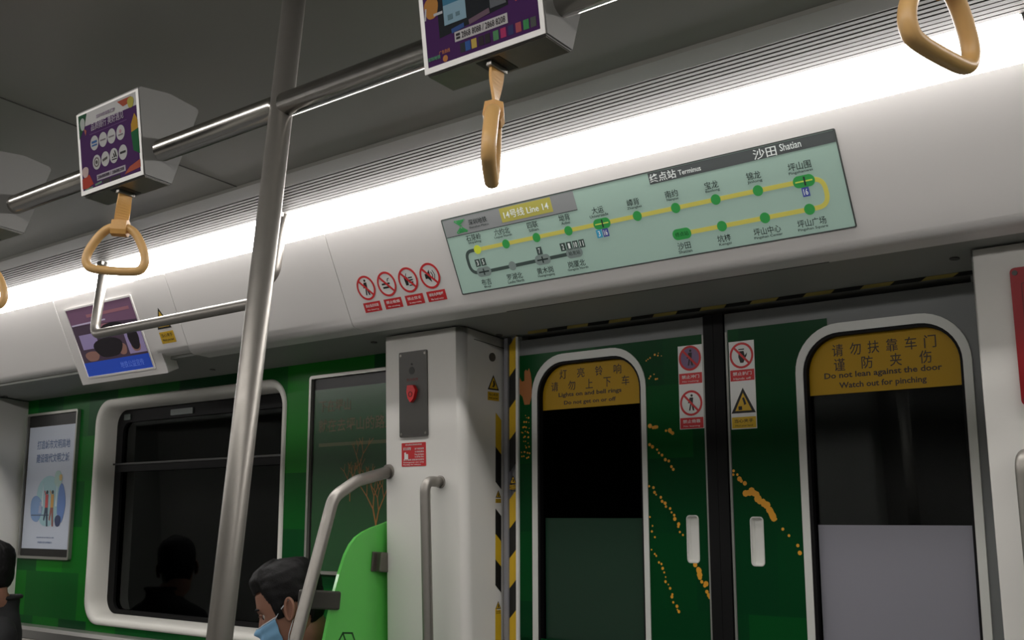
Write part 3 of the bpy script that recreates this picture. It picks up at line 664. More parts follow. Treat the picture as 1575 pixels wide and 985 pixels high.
text('lettering', '终点站', .143, .0925, .072, .021, TXW, t, .002, bold=.006); text('lettering', 'Terminus', .216, .0915, .060, .012, TXW, t, .002, bold=.006)
text('lettering', '沙田', .409, .0925, .056, .023, TXW, t, .002, bold=.006); text('lettering', 'Shatian', .471, .0955, .050, .016, TXW, t, .002, bold=.006)
YL, GL = lcd((184, 176, 84)), lcd((58, 70, 66))
lab(flat('route_line', [polyline([(-.470, .009), (.40, .0125), (.5275, .0125), (.5275, -.051), (.47, -.051), (.15, -.0525)], .0105, 7, .028)], YL, t, .0014), 'yellow route line')
lab(flat('route_line', [polyline([(-.476, .009), (-.521, .009), (-.521, -.054), (-.45, -.055), (-.16, -.0495)], .0095, 7, .028)], GL, t, .0013), 'grey passed section of the route line')
DG, DGR, DY = lcd((50, 138, 68)), lcd((112, 124, 120)), lcd((186, 196, 60))
st = [(-.476, .009, '石芽岭', 'Shiyaling', 'y', 1), (-.374, .0085, '六约北', 'Liuyue North', 'g', 1), (-.269, .009, '四联', 'Silian', 'g', 1), (-.164, .0095, '坳背', 'Aobei', 'g', 1), (-.059, .0105, '大运', 'Universiade', 'G', 1), (.047, .0112, '嶂背', 'Zhangbei', 'g', 1),
      (.156, .0115, '南约', 'Nanyue', 'g', 1), (.264, .012, '宝龙', 'Baolong', 'g', 1), (.372, .0125, '锦龙', 'Jinlong', 'g', 1), (.483, .0125, '坪山围', 'Pingshanwei', 'G', 1), (.481, -.051, '坪山广场', 'Pingshan Square', 'g', -1), (.373, -.0515, '坪山中心', 'Pingshan Center', 'g', -1),
      (.263, -.052, '坑梓', 'Kengzi', 'g', -1), (.155, -.0525, '沙田', 'Shatian', 'E', -1), (-.475, -.0545, '布吉', 'Buji', 'x', -1), (-.373, -.053, '罗湖北', 'Luohu North', 'k', -1), (-.2685, -.0515, '黄木岗', 'Huangmugang', 'x', -1), (-.164, -.0490, '岗厦北', 'Gangxia North', 'X', -1)]
for x, y, zh, en, k, up_ in st:
    if k in 'gky': sd = flat('station_dot', [circ(x, y, .0125)], {'g': DG, 'k': DGR, 'y': DY}[k], t, .0018)
    else: sd = flat('station_dot', [rrect(x - .0255, y - .0135, x + .0255, y + .0135, .013, 6)], DG if k in 'GE' else DGR, t, .0018)
    lab(sd, {'g': 'green station dot', 'k': 'grey station dot', 'y': 'yellow current station dot', 'G': 'green interchange pill', 'E': 'dark green terminus pill', 'x': 'grey interchange pill', 'X': 'grey terminus pill'}[k])
    if k == 'G':
        link('pill_bar', shape([bar(x - .02, y, x + .02, y, .003)], .0003, .0023), lcd((178, 196, 84)), sd); link('pill_mark', shape([bar(x + .002, y - .010, x + .002, y + .010, .004)], .0003, .0025), TXD, sd)
    if k == 'x':
        link('pill_mark', shape([bar(x - .018, y, x + .018, y, .004)], .0003, .0023), TXD, sd); link('pill_mark', shape([bar(x, y - .009, x, y + .009, .004)], .0003, .0024), TXD, sd)
    if k == 'E': text('pill_lettering', '终点站', x, y, .036, .011, lcd((24, 66, 34)), sd, .0023)
    if k == 'X': text('pill_lettering', '始发站', x, y, .036, .011, TXD, sd, .0023)
    n = len(zh)
    text('station_name', zh, x - .002, y + (.0355 if up_ > 0 else -.029), (.0185 * n - .002) * (1 if n < 4 else .93), .0175, TXD, t, .002, bold=.004)
    text('station_name', en, x - .002, y + (.0215 if up_ > 0 else -.043), min(.070, .0047 * len(en) + .004), .0075, TXD, t, .002, bold=.006)
def badge(x, y, s_, bg):
    b = flat('line_number', [rect(x - .0085, y - .0105, x + .0085, y + .0105)], bg, t, .0018); text('badge_lettering', s_, x, y, .010 if len(s_) > 1 else .006, .014, TXW, b, .0023, bold=.008)
badge(-.074, -.0135, '3', lcd((60, 140, 170))); badge(-.0545, -.0135, '16', lcd((66, 70, 130))); badge(.482, -.0115, '16', lcd((66, 76, 140)))
for x, s_ in ((-.4885, '3'), (-.4685, '5')): badge(x, -.0275, s_, GL)
badge(-.2715, -.0270, '7', GL)
for x, s_ in ((-.194, '2'), (-.174, '1'), (-.154, '10'), (-.134, '11')): badge(x, -.0290, s_, GL)

# ------------------------------------------------------------------ overhead rail, pole, ad boxes, straps
PX, RY, RZ = -1.509, 1.1, 2.02
t = thing('grab_pole', 'vertical steel grab pole in the aisle crossing the overhead rail', 'pole', Matrix.Translation((PX, RY, 0)))
link('pole_tube', tube([(0, 0, 0), (0, 0, 2.28)], .0207, 28), POLES, t, smooth=True)
link('ceiling_flange', tube([(0, 0, 2.27), (0, 0, 2.281)], .034, 24), STEEL, t)
link('floor_flange', tube([(0, 0, 0), (0, 0, .012)], .04, 24), STEEL, t)
t = thing('overhead_rail', 'horizontal steel rail overhead carrying the straps and advert boxes', 'rail', Matrix.Translation((PX, RY, RZ)))
for a, b in ((-3.2, -.012), (.012, 2.2)):
    link('rail_tube', tube([(a, 0, 0), (b, 0, 0)], .0222, 24), STEELR, t, smooth=True)
for xx in (-2.9, 1.9):
    link('rail_hanger', tube([(xx, 0, 0), (xx, 0, 2.28 - RZ)], .014, 16), STEELR, t)

W2 = .1165
def ad_box_body(x, label):
    """box with slanted advert faces front and back, hanging on the rail; origin at the rail"""
    t = thing('advert_box', label, 'advert box', Matrix.Translation((x, RY, RZ)), 'advert boxes on the overhead rail')
    prof = [(-.031, -.063), (.031, -.063), (.0705, .112), (.066, .1165), (0, .123), (-.0675, .112), (-.072, .106)]
    bm = bmesh.new()
    A = [bm.verts.new((-W2, y, z)) for y, z in prof]; B = [bm.verts.new((W2, y, z)) for y, z in prof]
    n = len(prof)
    for i in range(n): bm.faces.new((A[i], A[(i + 1) % n], B[(i + 1) % n], B[i]))
    bm.faces.new(A[::-1]); bm.faces.new(B)
    bmesh.ops.recalc_face_normals(bm, faces=bm.faces)
    bmesh.ops.bevel(bm, geom=list(bm.edges), offset=.0025, segments=2, affect='EDGES')
    link('housing', bm_mesh(bm), M('box_white_shaded', (118, 117, 114), .42), t)  # white box; shade on its sides is put into this darker tone
    link('front_frame', shape([rect(-W2 + .0005, .001, W2 - .0005, .1725), rect(-W2 + .0085, .0095, W2 - .0085, .1685)], .0012, .0002), M('box_white_lit', (214, 212, 208), .4), t, box_front(t))  # same white, lighter: light from the near lamp is put into the colour
    # grey underside with the strap slot
    lab(link('bottom_plate', box(-W2 + .004, W2 - .004, -.027, .027, -.0645, -.0625), M('bottom_grey', (120, 118, 110), .3, .5, noise_amt=.3, scale=30), t), 'grey metal underside')
    lab(link('strap_slot', box(-.022, .022, -.022, .022, -.0652, -.0635), M('slot_dark', (40, 40, 38), .5), t), 'dark strap slot')
    return t
def box_front(t):
    """the advert film's frame on the camera side: its own empty-free local matrix"""
    a = math.atan2(.0395, .169)
    return frame((0, -.0312, -.0630), (1, 0, 0), (0, -math.sin(a), math.cos(a)), (0, -math.cos(a), -math.sin(a)))
INK = {}
def ink(rgb): return M('ad_%d_%d_%d' % rgb, tuple(int(c * .74) for c in rgb), .7, spec=.08)
def art(t):
    f = link('advert_film', shape([rect(-W2 + .0085, .0095, W2 - .0085, .1685)], .0006, .0004), ink((78, 38, 96)), t, box_front(t)); return f
def af(f, nm, loops, rgb, z=.0014, ll=None):
    o = link(nm, shape(loops, .0002, z), ink(rgb), f)
    if ll: lab(o, ll)
def at_(f, s_, x, y, wd, ht, rgb, z=.0020): text('lettering', s_, x, y, wd, ht, ink(rgb), f, z, .0002, .006)
b1 = ad_box_body(-1.998, 'purple advert box with eight round logos on the rail left of the pole')
f = art(b1)
for i, cx in enumerate((-.053, -.020, .012, .0455)):
    for j, cy in enumerate((.1005, .0595)):
        af(f, 'logo_disc', [circ(cx + .004 * j, cy, .0152)], (206, 206, 204), .0012)
af(f, 'logo_mark', [rect(-.063, .100, -.043, .105), rect(-.063, .094, -.043, .0975)], (70, 110, 170), .0016)
af(f, 'logo_mark', [bar(-.03, .1, -.01, .1, .003), bar(.002, .1, .022, .1, .003), bar(.037, .096, .054, .096, .003)], (140, 130, 134), .0016)
af(f, 'logo_mark', [circ(.0455, .103, .004)], (200, 150, 160), .0016)
af(f, 'logo_mark', [circ(-.049, .0595, .010), circ(-.049, .0595, .0075)], (120, 110, 104), .0016)
af(f, 'logo_mark', [circ(-.049, .0595, .004), bar(-.026, .058, -.008, .061, .005)], (96, 92, 90), .0016)
af(f, 'logo_mark', [[(.010, .058), (.0135, .058), (.0125, .0555), (.0095, .0555)], [(.014, .065), (.018, .063), (.0205, .0555), (.0165, .0555)], [(.0185, .0705), (.0225, .068), (.027, .0555), (.0225, .0555)], rect(.009, .051, .027, .053)], (44, 44, 44), .0016)
af(f, 'logo_mark', [bar(.0395, .0595, .060, .0595, .0045)], (60, 60, 60), .0016)
at_(f, '品质随行 美好遇见', .000, .1345, .122, .016, (196, 186, 200)); at_(f, '深圳地铁商圈·汇聚', -.005, .1520, .07, .008, (176, 160, 180))
af(f, 'fine_rule', [rect(-.07, .1205, .07, .1215)], (126, 92, 140), .0012)
af(f, 'white_bar', [rect(-.052, .021, .055, .033)], (196, 190, 198), .0012); at_(f, '28688088 / 28688208', .0015, .027, .098, .007, (84, 76, 90))
def corner_art(f, z=.0012):
    af(f, 'printed_figure', [[(-.1095, .168), (-.076, .168), (-.088, .140), (-.1095, .118)]], (40, 88, 58), z, 'green printed leaf'); af(f, 'printed_figure', [blob(-.094, .148, .009, .014)], (190, 196, 190), z + .0003)
    af(f, 'printed_figure', [[(-.090, .138), (-.080, .132), (-.084, .122)]], (190, 110, 96), z + .0003)
    af(f, 'printed_figure', [[(.040, .164), (.09, .164), (.082, .152), (.060, .150)]], (176, 84, 60), z); af(f, 'printed_figure', [blob(.088, .152, .011, .012)], (190, 180, 84), z + .0003)
    af(f, 'printed_figure', [[(.084, .108), (.098, .128), (.1095, .112), (.1095, .094), (.084, .090)]], (196, 150, 50), z, 'yellow printed figure'); af(f, 'printed_figure', [[(.083, .092), (.1095, .096), (.1095, .045), (.088, .055)]], (30, 104, 60), z + .0003, 'green printed skirt')
    af(f, 'printed_figure', [blob(-.094, .047, .012, .012)], (214, 190, 184), z + .0003); af(f, 'printed_figure', [[(-.1095, .034), (-.080, .040), (-.066, .018), (-.09, .012), (-.1095, .014)]], (190, 70, 50), z, 'red printed figure')
    af(f, 'printed_figure', [[(.05, .014), (.1095, .018), (.1095, .034), (.07, .026)]], (190, 92, 70), z); af(f, 'printed_figure', [rect(-.03, .010, -.005, .019), rect(.0, .010, .035, .018)], (64, 60, 60), z)
    af(f, 'printed_figure', [bar(-.1, .010, -.07, .012, .003), bar(-.06, .014, -.035, .016, .004)], (120, 160, 130), z)
corner_art(f)
b2 = ad_box_body(-1.0, 'purple advert box with phone numbers, cut by the top photo edge')
f = art(b2)
af(f, 'printed_picture', [[(-.080, .168), (.055, .168), (.055, .060), (-.080, .048)]], (34, 38, 42), .0010, 'dark building photo')
af(f, 'printed_picture', [rect(-.068, .064, -.024, .094)], (150, 186, 204), .0014, 'pale blue screen'); af(f, 'printed_picture', [rect(-.068, .094, -.024, .104)], (70, 130, 160), .0014)
af(f, 'printed_picture', [rect(-.06, .07, -.05, .078), rect(-.044, .072, -.036, .078)], (110, 140, 150), .0018)
af(f, 'printed_picture', [rect(.022, .064, .052, .110), rect(-.01, .09, .014, .12)], (108, 112, 116), .0014, 'grey facade'); af(f, 'printed_picture', [rect(.03, .08, .034, .105), rect(.040, .08, .044, .105)], (40, 42, 44), .0018)
af(f, 'printed_picture', [bar(-.055, .052, -.030, .055, .007)], (60, 90, 150), .0014); af(f, 'printed_picture', [bar(-.02, .056, .02, .062, .008)], (120, 96, 110), .0014)
af(f, 'printed_figure', [blob(-.092, .098, .014, .018)], (200, 140, 70), .0012, 'orange printed figure'); af(f, 'printed_figure', [bar(-.088, .086, -.070, .086, .004), bar(-.106, .082, -.103, .1, .003)], (210, 210, 214), .0014)
af(f, 'printed_figure', [[(.058, .075), (.075, .085), (.082, .072), (.070, .060)]], (190, 90, 100), .0012, 'pink printed figure'); af(f, 'printed_figure', [bar(.068, .084, .08, .080, .005), bar(.092, .088, .098, .11, .003), bar(.1, .07, .107, .098, .003)], (214, 210, 214), .0016)
af(f, 'printed_figure', [blob(.085, .095, .012, .012)], (66, 70, 130), .0012)
af(f, 'white_bar', [rect(-.050, .034, .052, .049)], (214, 212, 210), .0014); at_(f, '2868 8088 / 2868 8208', .006, .0415, .084, .0095, (60, 56, 60)); af(f, 'telephone_mark', [rect(-.047, .037, -.039, .0405), rect(-.047, .042, -.039, .046)], (60, 56, 60), .0018)
for i, (xx, rgb) in enumerate(((-.036, (56, 60, 66)), (-.026, (60, 100, 170)), (-.014, (210, 180, 90)), (.0, (60, 50, 56)), (.012, (56, 50, 54)), (.028, (90, 150, 100)), (.042, (190, 60, 110)), (.056, (60, 64, 110)), (.070, (180, 90, 96)), (.084, (70, 150, 90)), (.097, (90, 94, 90)))):
    af(f, 'printed_mark', [rect(xx - .005, .0155, xx + .005, .0295)], rgb, .0014)
at_(f, '深圳地铁', -.094, .021, .026, .006, (110, 190, 140)); at_(f, '广告热线', -.072, .026, .022, .006, (220, 140, 90)); af(f, 'printed_mark', [circ(-.072, .0155, .005)], (210, 140, 80), .0014)
b3 = ad_box_body(-2.60, 'advert box at the left edge with only its white end showing'); art(b3)
b4 = ad_box_body(-.362, 'advert box over the strap at the top right corner'); art(b4)

def strap_handle(x, th, label, th_top=90.0):
    """strap from the box slot to a rounded trapezoid ring; th = direction of the ring's width in degrees from +X"""
    t = thing('strap_handle', label, 'strap', Matrix.Translation((x, RY, RZ - .0655)), 'amber strap handles under the advert boxes')
    # buckle
    bm = bmesh.new(); add_box(bm, -.005, .005, -.019, .019, -.007, .001, .0015)
    lab(link('buckle', bm_mesh(bm), STEEL, t), 'steel buckle')
    # strap webbing, twisting from the slot to the ring
    bm = bmesh.new(); rows_ = []; N = 14; L = .078
    for i in range(N + 1):
        q = i / N; k = min(1, max(0, (q - .08) / .8)); k = k * k * (3 - 2 * k); a = R(th_top + (th - th_top) * k); z = -.004 - q * L
        u = Vector((math.cos(a), math.sin(a), 0)); n_ = Vector((-math.sin(a), math.cos(a), 0))
        tw = abs(th - th_top); wd = .0145 * (1 - .5 * math.sin(math.pi * k) * (1 if tw > 45 and th > 90 else 0))
        rows_.append([bm.verts.new(u * wd + n_ * .0022 + Vector((0, 0, z))), bm.verts.new(-u * wd + n_ * .0022 + Vector((0, 0, z))), bm.verts.new(-u * wd - n_ * .0022 + Vector((0, 0, z))), bm.verts.new(u * wd - n_ * .0022 + Vector((0, 0, z)))])
    for A, B in zip(rows_, rows_[1:]):
        for k in range(4): bm.faces.new((A[k], A[(k + 1) % 4], B[(k + 1) % 4], B[k]))
    bm.faces.new(rows_[0]); bm.faces.new(rows_[-1])
    a = R(th); u = Vector((math.cos(a), math.sin(a), 0)); n_ = Vector((-math.sin(a), math.cos(a), 0))
    # sleeve wrapped round the ring's top bar
    zc = -.0800
    prof = [(.0, .020), (.0135, .016), (.0155, -.004), (.011, -.0125), (0, -.0145), (-.011, -.0125), (-.0155, -.004), (-.0135, .016)]
    A = [bm.verts.new(u * .0152 + n_ * p + Vector((0, 0, zc + q))) for p, q in prof]; B = [bm.verts.new(-u * .0152 + n_ * p + Vector((0, 0, zc + q))) for p, q in prof]
    for k in range(8): bm.faces.new((A[k], A[(k + 1) % 8], B[(k + 1) % 8], B[k]))
    bm.faces.new(A[::-1]); bm.faces.new(B)
    link('strap_webbing', bm_mesh(bm), STRAPM, t)
    pts2 = [(-.016, -.0775), (.016, -.0775), (.037, -.094), (.0565, -.132), (.0555, -.157), (.036, -.1670), (-.036, -.1670), (-.0555, -.157), (-.0565, -.132), (-.037, -.094)]
    P = [Vector((p, 0, q)) for p, q in pts2]
    sm = []
    m = len(P)
    for i in range(m):                                      # closed smooth path
        p0, p1, p2, p3 = P[i - 1], P[i], P[(i + 1) % m], P[(i + 2) % m]
        for k in range(6):
            s_ = k / 6; sm.append(.5 * ((2 * p1) + (-p0 + p2) * s_ + (2 * p0 - 5 * p1 + 4 * p2 - p3) * s_ ** 2 + (-p0 + 3 * p1 - 3 * p2 + p3) * s_ ** 3))
    pts = [u * p.x + Vector((0, 0, p.z)) for p in sm]
    link('ring', tube(pts, .0086, 16, True, .0108, n_), AMBER, t, smooth=True)
    return t
strap_handle(-1.998, 42, 'amber strap handle hanging open under the box left of the pole')
strap_handle(-1.000, 128, 'amber strap handle turned edge-on below the purple box right of the pole')
strap_handle(-.362, 76, 'amber strap handle at the top right corner in front of the lamp')
strap_handle(-2.585, 36, 'amber strap handle cut off at the left edge of the photo')

# U-shaped rail over the seats
t = thing('seat_rail', 'U-shaped steel hand rail hanging from the ceiling behind the pole', 'rail', Matrix.Translation((-3.136, 1.964, 2.0200)))
pth = fillet([(-.503, 0, .268), (-.501, 0, .0), (.405, 0, .0), (.502, 0, .086), (.514, 0, .268)], .04, 8)
link('rail_tube', tube(pth, .0173, 20), STEEL, t, smooth=True)
for xx in (-.503, .514): link('mount_bracket', box(xx - .017, xx + .014, -.022, .012, .255, .2715, .003), STEEL, t)

# ------------------------------------------------------------------ seat end: divider, slanted handrail, bench
t = thing('seat_divider', 'bright green glass divider panel at the end of the bench', 'divider', Matrix.Translation((-2.56, 0, 0)))
L = [(2.50, .42), (2.20, .42), (2.205, .75)] + [(2.229, 1.046), (2.238, 1.11), (2.247, 1.17), (2.262, 1.235), (2.280, 1.293), (2.297, 1.325), (2.316, 1.347), (2.345, 1.366), (2.38, 1.382), (2.436, 1.402), (2.50, 1.43)]
bm = bmesh.new(); A = [bm.verts.new((-.006, y, z)) for y, z in L]; B = [bm.verts.new((.006, y, z)) for y, z in L]
for i in range(len(L)): bm.faces.new((A[i], A[(i + 1) % len(L)], B[(i + 1) % len(L)], B[i]))
bm.faces.new(A[::-1]); bm.faces.new(B)
link('panel', bm_mesh(bm), M('lime_green_glass', (98, 196, 88), .12), t)
def side_flat(nm, loops, mat, z=.0065):                     # on the panel face that looks at the doors
    o = link(nm, shape(loops, .0004, 0), mat, t, frame((z, 0, 0), (0, 1, 0), (0, 0, 1), (1, 0, 0))); return o
hx_, hz_ = 2.315, 1.035
hexp = [(hx_ + .040 * math.sin(R(60 * k + 30)), hz_ + .040 * math.cos(R(60 * k + 30))) for k in range(6)]
lab(side_flat('cube_logo', [hexp, [(hx_ + (x - hx_) * .86, hz_ + (y - hz_) * .86) for x, y in hexp]], M('logo_dark_green', (16, 66, 24), .5)), 'dark green cube outline')
lab(side_flat('cube_logo', [bar(hx_, hz_, hexp[5][0], hexp[5][1], .0045), bar(hx_, hz_, hexp[1][0], hexp[1][1], .0045), bar(hx_, hz_, hexp[3][0], hexp[3][1], .0045)], M('logo_dark_green'), .0068), 'dark green cube edges')
bm = bmesh.new(); add_box(bm, .002, .034, 2.400, 2.448, 1.250, 1.310, .004); add_box(bm, .0062, .012, 2.385, 2.405, 1.250, 1.310, .003)
lab(link('clamp', bm_mesh(bm), M('clamp_grey', (120, 116, 108), .35, .8), t), 'grey metal clamp')
t = thing('seat_handrail', 'slanted steel handrail rising from the bench end to the pillar', 'rail', Matrix.Translation((-2.53, 0, 0)))
pth = fillet([(0.012, yp(1.556) + .004, 1.556), (0, 2.275, 1.512), (0, 2.19, 1.455), (0, 2.102, 1.047), (0, 2.06, .60), (0, 2.10, .42)], .07, 10)
link('rail_tube', tube(pth, .0185, 22), STEEL, t, smooth=True)
link('pillar_flange', tube([(.012, yp(1.556) + .003, 1.556), (.012, yp(1.556) - .006, 1.554)], .023, 20), STEEL, t)
bm = bmesh.new(); add_box(bm, -.034, -.012, 2.120, 2.268, 1.132, 1.186, .006)
lab(link('clamp_arm', bm_mesh(bm), M('clamp_dark', (82, 80, 76), .4, .7), t), 'dark grey clamp arm')
t = thing('bench', 'metal bench seat along the wall under the window', 'bench', Matrix.Translation((-3.9, 0, 0)))
link('seat', extr([(2.10, .40), (2.085, .43), (2.11, .452), (2.35, .435), (2.50, .44), (2.56, .50), (2.58, .50), (2.58, .40)], -1.27, 1.27), STEEL, t)
link('backrest', extr([(2.548, .52), (2.53, .88), (2.541, .898), (2.58, .898), (2.59, .52)], -1.27, 1.27), STEEL, t)
for xx in (-1.1, 0, 1.1): link('leg', box(xx - .03, xx + .03, 2.30, 2.56, 0, .41, .004), DARKM, t)

# ------------------------------------------------------------------ passengers
ROWS = [(.128, -.004, -.022, .008), (.124, .026, -.052, .032), (.112, .052, -.078, .052), (.092, .073, -.095, .066), (.065, .086, -.104, .0745), (.035, .091, -.107, .0775), (.008, .090, -.105, .077), (-.018, .089, -.100, .0745), (-.045, .090, -.088, .0705), (-.070, .091, -.072, .065), (-.090, .089, -.054, .057), (-.106, .083, -.036, .047), (-.117, .070, -.018, .034), (-.121, .045, 0, .018)]
def head_row(z):
    for a, b in zip(ROWS, ROWS[1:]):
        if b[0] <= z <= a[0]:
            k = (a[0] - z) / (a[0] - b[0]); return [a[i] + (b[i] - a[i]) * k for i in range(1, 4)]
    return list(ROWS[0][1:]) if z > 0 else list(ROWS[-1][1:])
def head_pt(z, th, off=0.0):
    """th 0 = face front (+X), 90 = left ear (+Y); off pushes the surface out"""
    xf, xb, wd = head_row(z); xc = -.01; c, s_ = math.cos(th), math.sin(th)
    e = .92
    px = xc + ((xf - xc) if c >= 0 else (xc - xb)) * math.copysign(abs(c) ** e, c); py = wd * math.copysign(abs(s_) ** e, s_)
    if c > 0:
        y = py
        g = lambda y0, z0, sy, sz: math.exp(-((y - y0) / sy) ** 2 - ((z - z0) / sz) ** 2)
        px += .013 * g(0, -.022, .010, .022) + .014 * g(0, -.038, .013, .011) - .010 * (g(.032, .002, .016, .012) + g(-.032, .002, .016, .012)) + .004 * (g(.03, .024, .025, .008) + g(-.03, .024, .025, .008))
        px += .005 * g(0, -.068, .022, .006) + .004 * g(0, -.080, .02, .006) - .004 * g(0, -.074, .02, .002) + .006 * g(0, -.105, .02, .012) + .004 * (g(.045, -.03, .018, .02) + g(-.045, -.03, .018, .02))
    n = Vector((px - xc, py, 0)); n.z = z * .6; n.normalize()
    return Vector((px, py, z)) + n * off
def hair_line(th):
    a = abs((math.degrees(th) + 180) % 360 - 180)
    if a < 50: return .072
    if a < 68: return .072 - (a - 50) / 18 * .055
    if a < 82: return -.018
    if a < 104: return .012
    if a < 130: return .012 - (a - 104) / 26 * .06
    return -.062
def make_person(label, head_m, jacket_rgb, skin_rgb, body_m, mask=True, hair_off=.014, sd=0):
    root = thing('person', label, 'person', Matrix.Translation(body_m.translation.copy()))
    inv = root.matrix_basis.inverted(); H = inv @ head_m; B = inv @ body_m
    SK = M('skin_%d' % sd, skin_rgb, .5, noise_amt=.08, scale=40); HR = M('hair_black', (9, 8, 8), .62, spec=.25, bump=.5, scale=220)
    bm = bmesh.new(); NT = 64; zs = [.128 - .249 * i / 48 for i in range(49)]
    rings = [[bm.verts.new(H @ head_pt(z, 2 * math.pi * k / NT)) for k in range(NT)] for z in zs]
    for a, b in zip(rings, rings[1:]):
        for k in range(NT): bm.faces.new((a[k], a[(k + 1) % NT], b[(k + 1) % NT], b[k]))
    bm.faces.new(rings[0][::-1]); bm.faces.new(rings[-1])
    # ears
    for s_ in (1, -1):
        c = Vector((-.012, s_ * .078, -.006))
        P = [H @ (c + Vector((.016 * math.sin(a) * (1 if math.sin(a) < 0 else .7) - .006 * math.cos(a), s_ * (.006 + .010 * max(0, -math.sin(a))), .031 * math.cos(a)))) for a in [2 * math.pi * k / 20 for k in range(20)]]
        add_tube(bm, P, .0048, 8, True)
        mid = bm.verts.new(H @ (c + Vector((0, s_ * .002, 0)))); vs = [bm.verts.new(p) for p in P]
        for k in range(20): bm.faces.new((mid, vs[k], vs[(k + 1) % 20]))
    # neck runs from the skull base into the collar
    nb_ = B @ Vector((-.01, 0, .50)); n0 = H @ Vector((-.030, 0, -.02)); n1 = H @ Vector((-.038, 0, -.085))
    add_tube(bm, [n0, n1, n1.lerp(nb_, .5), nb_, nb_ + Vector((0, 0, -.05))], [.058, .060, .060, .066, .075], 24)
    # hands resting together in the lap: palm and five separate fingers each
    for s_ in (1, -1):
        wr = B @ Vector((.33, s_ * .10, .16)); pd = (B.to_3x3() @ Vector((.6, -s_ * .55, -.12))).normalized(); sd_ = (B.to_3x3() @ Vector((0, 0, 1))).cross(pd).normalized() * s_
        add_tube(bm, [wr - pd * .05, wr, wr + pd * .045, wr + pd * .085], [.026, .027, .033, .030], 14, rx=.017)
        for k, (o_, l_) in enumerate(((-.027, .066), (-.009, .078), (.009, .074), (.026, .058))):
            q0 = wr + pd * .078 + sd_ * o_; q1 = q0 + pd * l_ * .45 + Vector((0, 0, -.006)); q2 = q1 + pd * l_ * .3 + Vector((0, 0, -.018)); q3 = q2 + pd * l_ * .08 + Vector((0, 0, -.020))
            add_tube(bm, [q0, q1, q2, q3], [.0092, .0088, .008, .0068], 10)
        q0 = wr + pd * .02 - sd_ * .028; add_tube(bm, [q0, q0 - sd_ * .022 + pd * .025, q0 - sd_ * .028 + pd * .055], [.0115, .0105, .008], 10)
    for s_ in (1, -1):
        add_tube(bm, [B @ Vector(p) for p in ((-.01, 0, .47), (0, s_ * .12, .42), (.0, s_ * .172, .40), (.05, s_ * .203, .24), (.10, s_ * .192, .165), (.20, s_ * .155, .158), (.33, s_ * .10, .16))], [.05, .045, .042, .036, .034, .03, .024], 12)
    lab(link('body', bm_mesh(bm), SK, root, smooth=True), 'skin of head, neck and hands')
    # hair shell
    bm = bmesh.new(); NT = 120; NZ = 60; vv = {}
    for i in range(NZ + 1):
        z = .128 - .19 * i / NZ
        for k in range(NT):
            th = 2 * math.pi * k / NT
            if z >= hair_line(th) - .004 or i < 3:
                ed = min(1, max(0, (z - hair_line(th) + .004) / .03)); a = abs((math.degrees(th) + 180) % 360 - 180)
                top = min(1, max(0, (z - .03) / .06))
                q3 = head_pt(z, th)
                off = (.004 + hair_off * ed * (.55 + .75 * top) + (.007 * ed if a < 55 else 0)) + .004 * ed * noise.noise(Vector((q3.x * 30, q3.y * 30, q3.z * 30 + sd))) + .0022 * ed * noise.noise(Vector((q3.x * 60, q3.y * 200, q3.z * 60 + sd)))
                p = head_pt(z, th); cc = Vector((-.012, 0, .02)); q_ = p - cc
                p = cc + q_ * (1 + off / max(q_.length, .02))
                vv[i, k] = bm.verts.new(H @ p)
    for i in range(NZ):
        for k in range(NT):
            q = [(i, k), (i, (k + 1) % NT), (i + 1, (k + 1) % NT), (i + 1, k)]
            if all(c in vv for c in q): bm.faces.new([vv[c] for c in q])
    bm.faces.new([vv[0, k] for k in range(NT)][::-1])
    ho = link('hair', bm_mesh(bm), HR, root, smooth=True); so_ = ho.modifiers.new('s', 'SOLIDIFY'); so_.thickness = .006; so_.offset = -1
    lab(ho, 'short black hair')
    # eyes and brows
    for s_ in (1, -1):
        bm = bmesh.new(); bmesh.ops.create_uvsphere(bm, u_segments=16, v_segments=10, radius=.0115, matrix=Matrix.Translation(H @ Vector((.066, s_ * .031, .001)))); lab(link('eye', bm_mesh(bm), M('eye_white', (200, 196, 190), .2), root, smooth=True), 'white of the eye')
        bm = bmesh.new(); bmesh.ops.create_uvsphere(bm, u_segments=12, v_segments=8, radius=.0065, matrix=Matrix.Translation(H @ Vector((.0725, s_ * .031, -.003)))); lab(link('iris', bm_mesh(bm), M('iris_dark', (26, 18, 14), .15), root, smooth=True), 'dark iris')
        add = []
        for zz, off in ((.0072, .0012), (-.008, .0012)): pass
        bm = bmesh.new(); add_tube(bm, [H @ head_pt(.024 + .004 * math.sin(q * 3.14), s_ * (.17 + .42 * q), .002) for q in (0, .2, .4, .6, .8, 1)], [.002, .0034, .0038, .0034, .0028, .0015], 8); lab(link('eyebrow', bm_mesh(bm), HR, root, smooth=True), 'dark eyebrow')
        bm = bmesh.new(); add_tube(bm, [H @ head_pt(.0085 - .006 * abs(q - .5), s_ * (.22 + .32 * q), .0065) for q in (0, .25, .5, .75, 1)], [.002, .003, .003, .003, .002], 8); link('eyelid', bm_mesh(bm), SK, root, smooth=True)
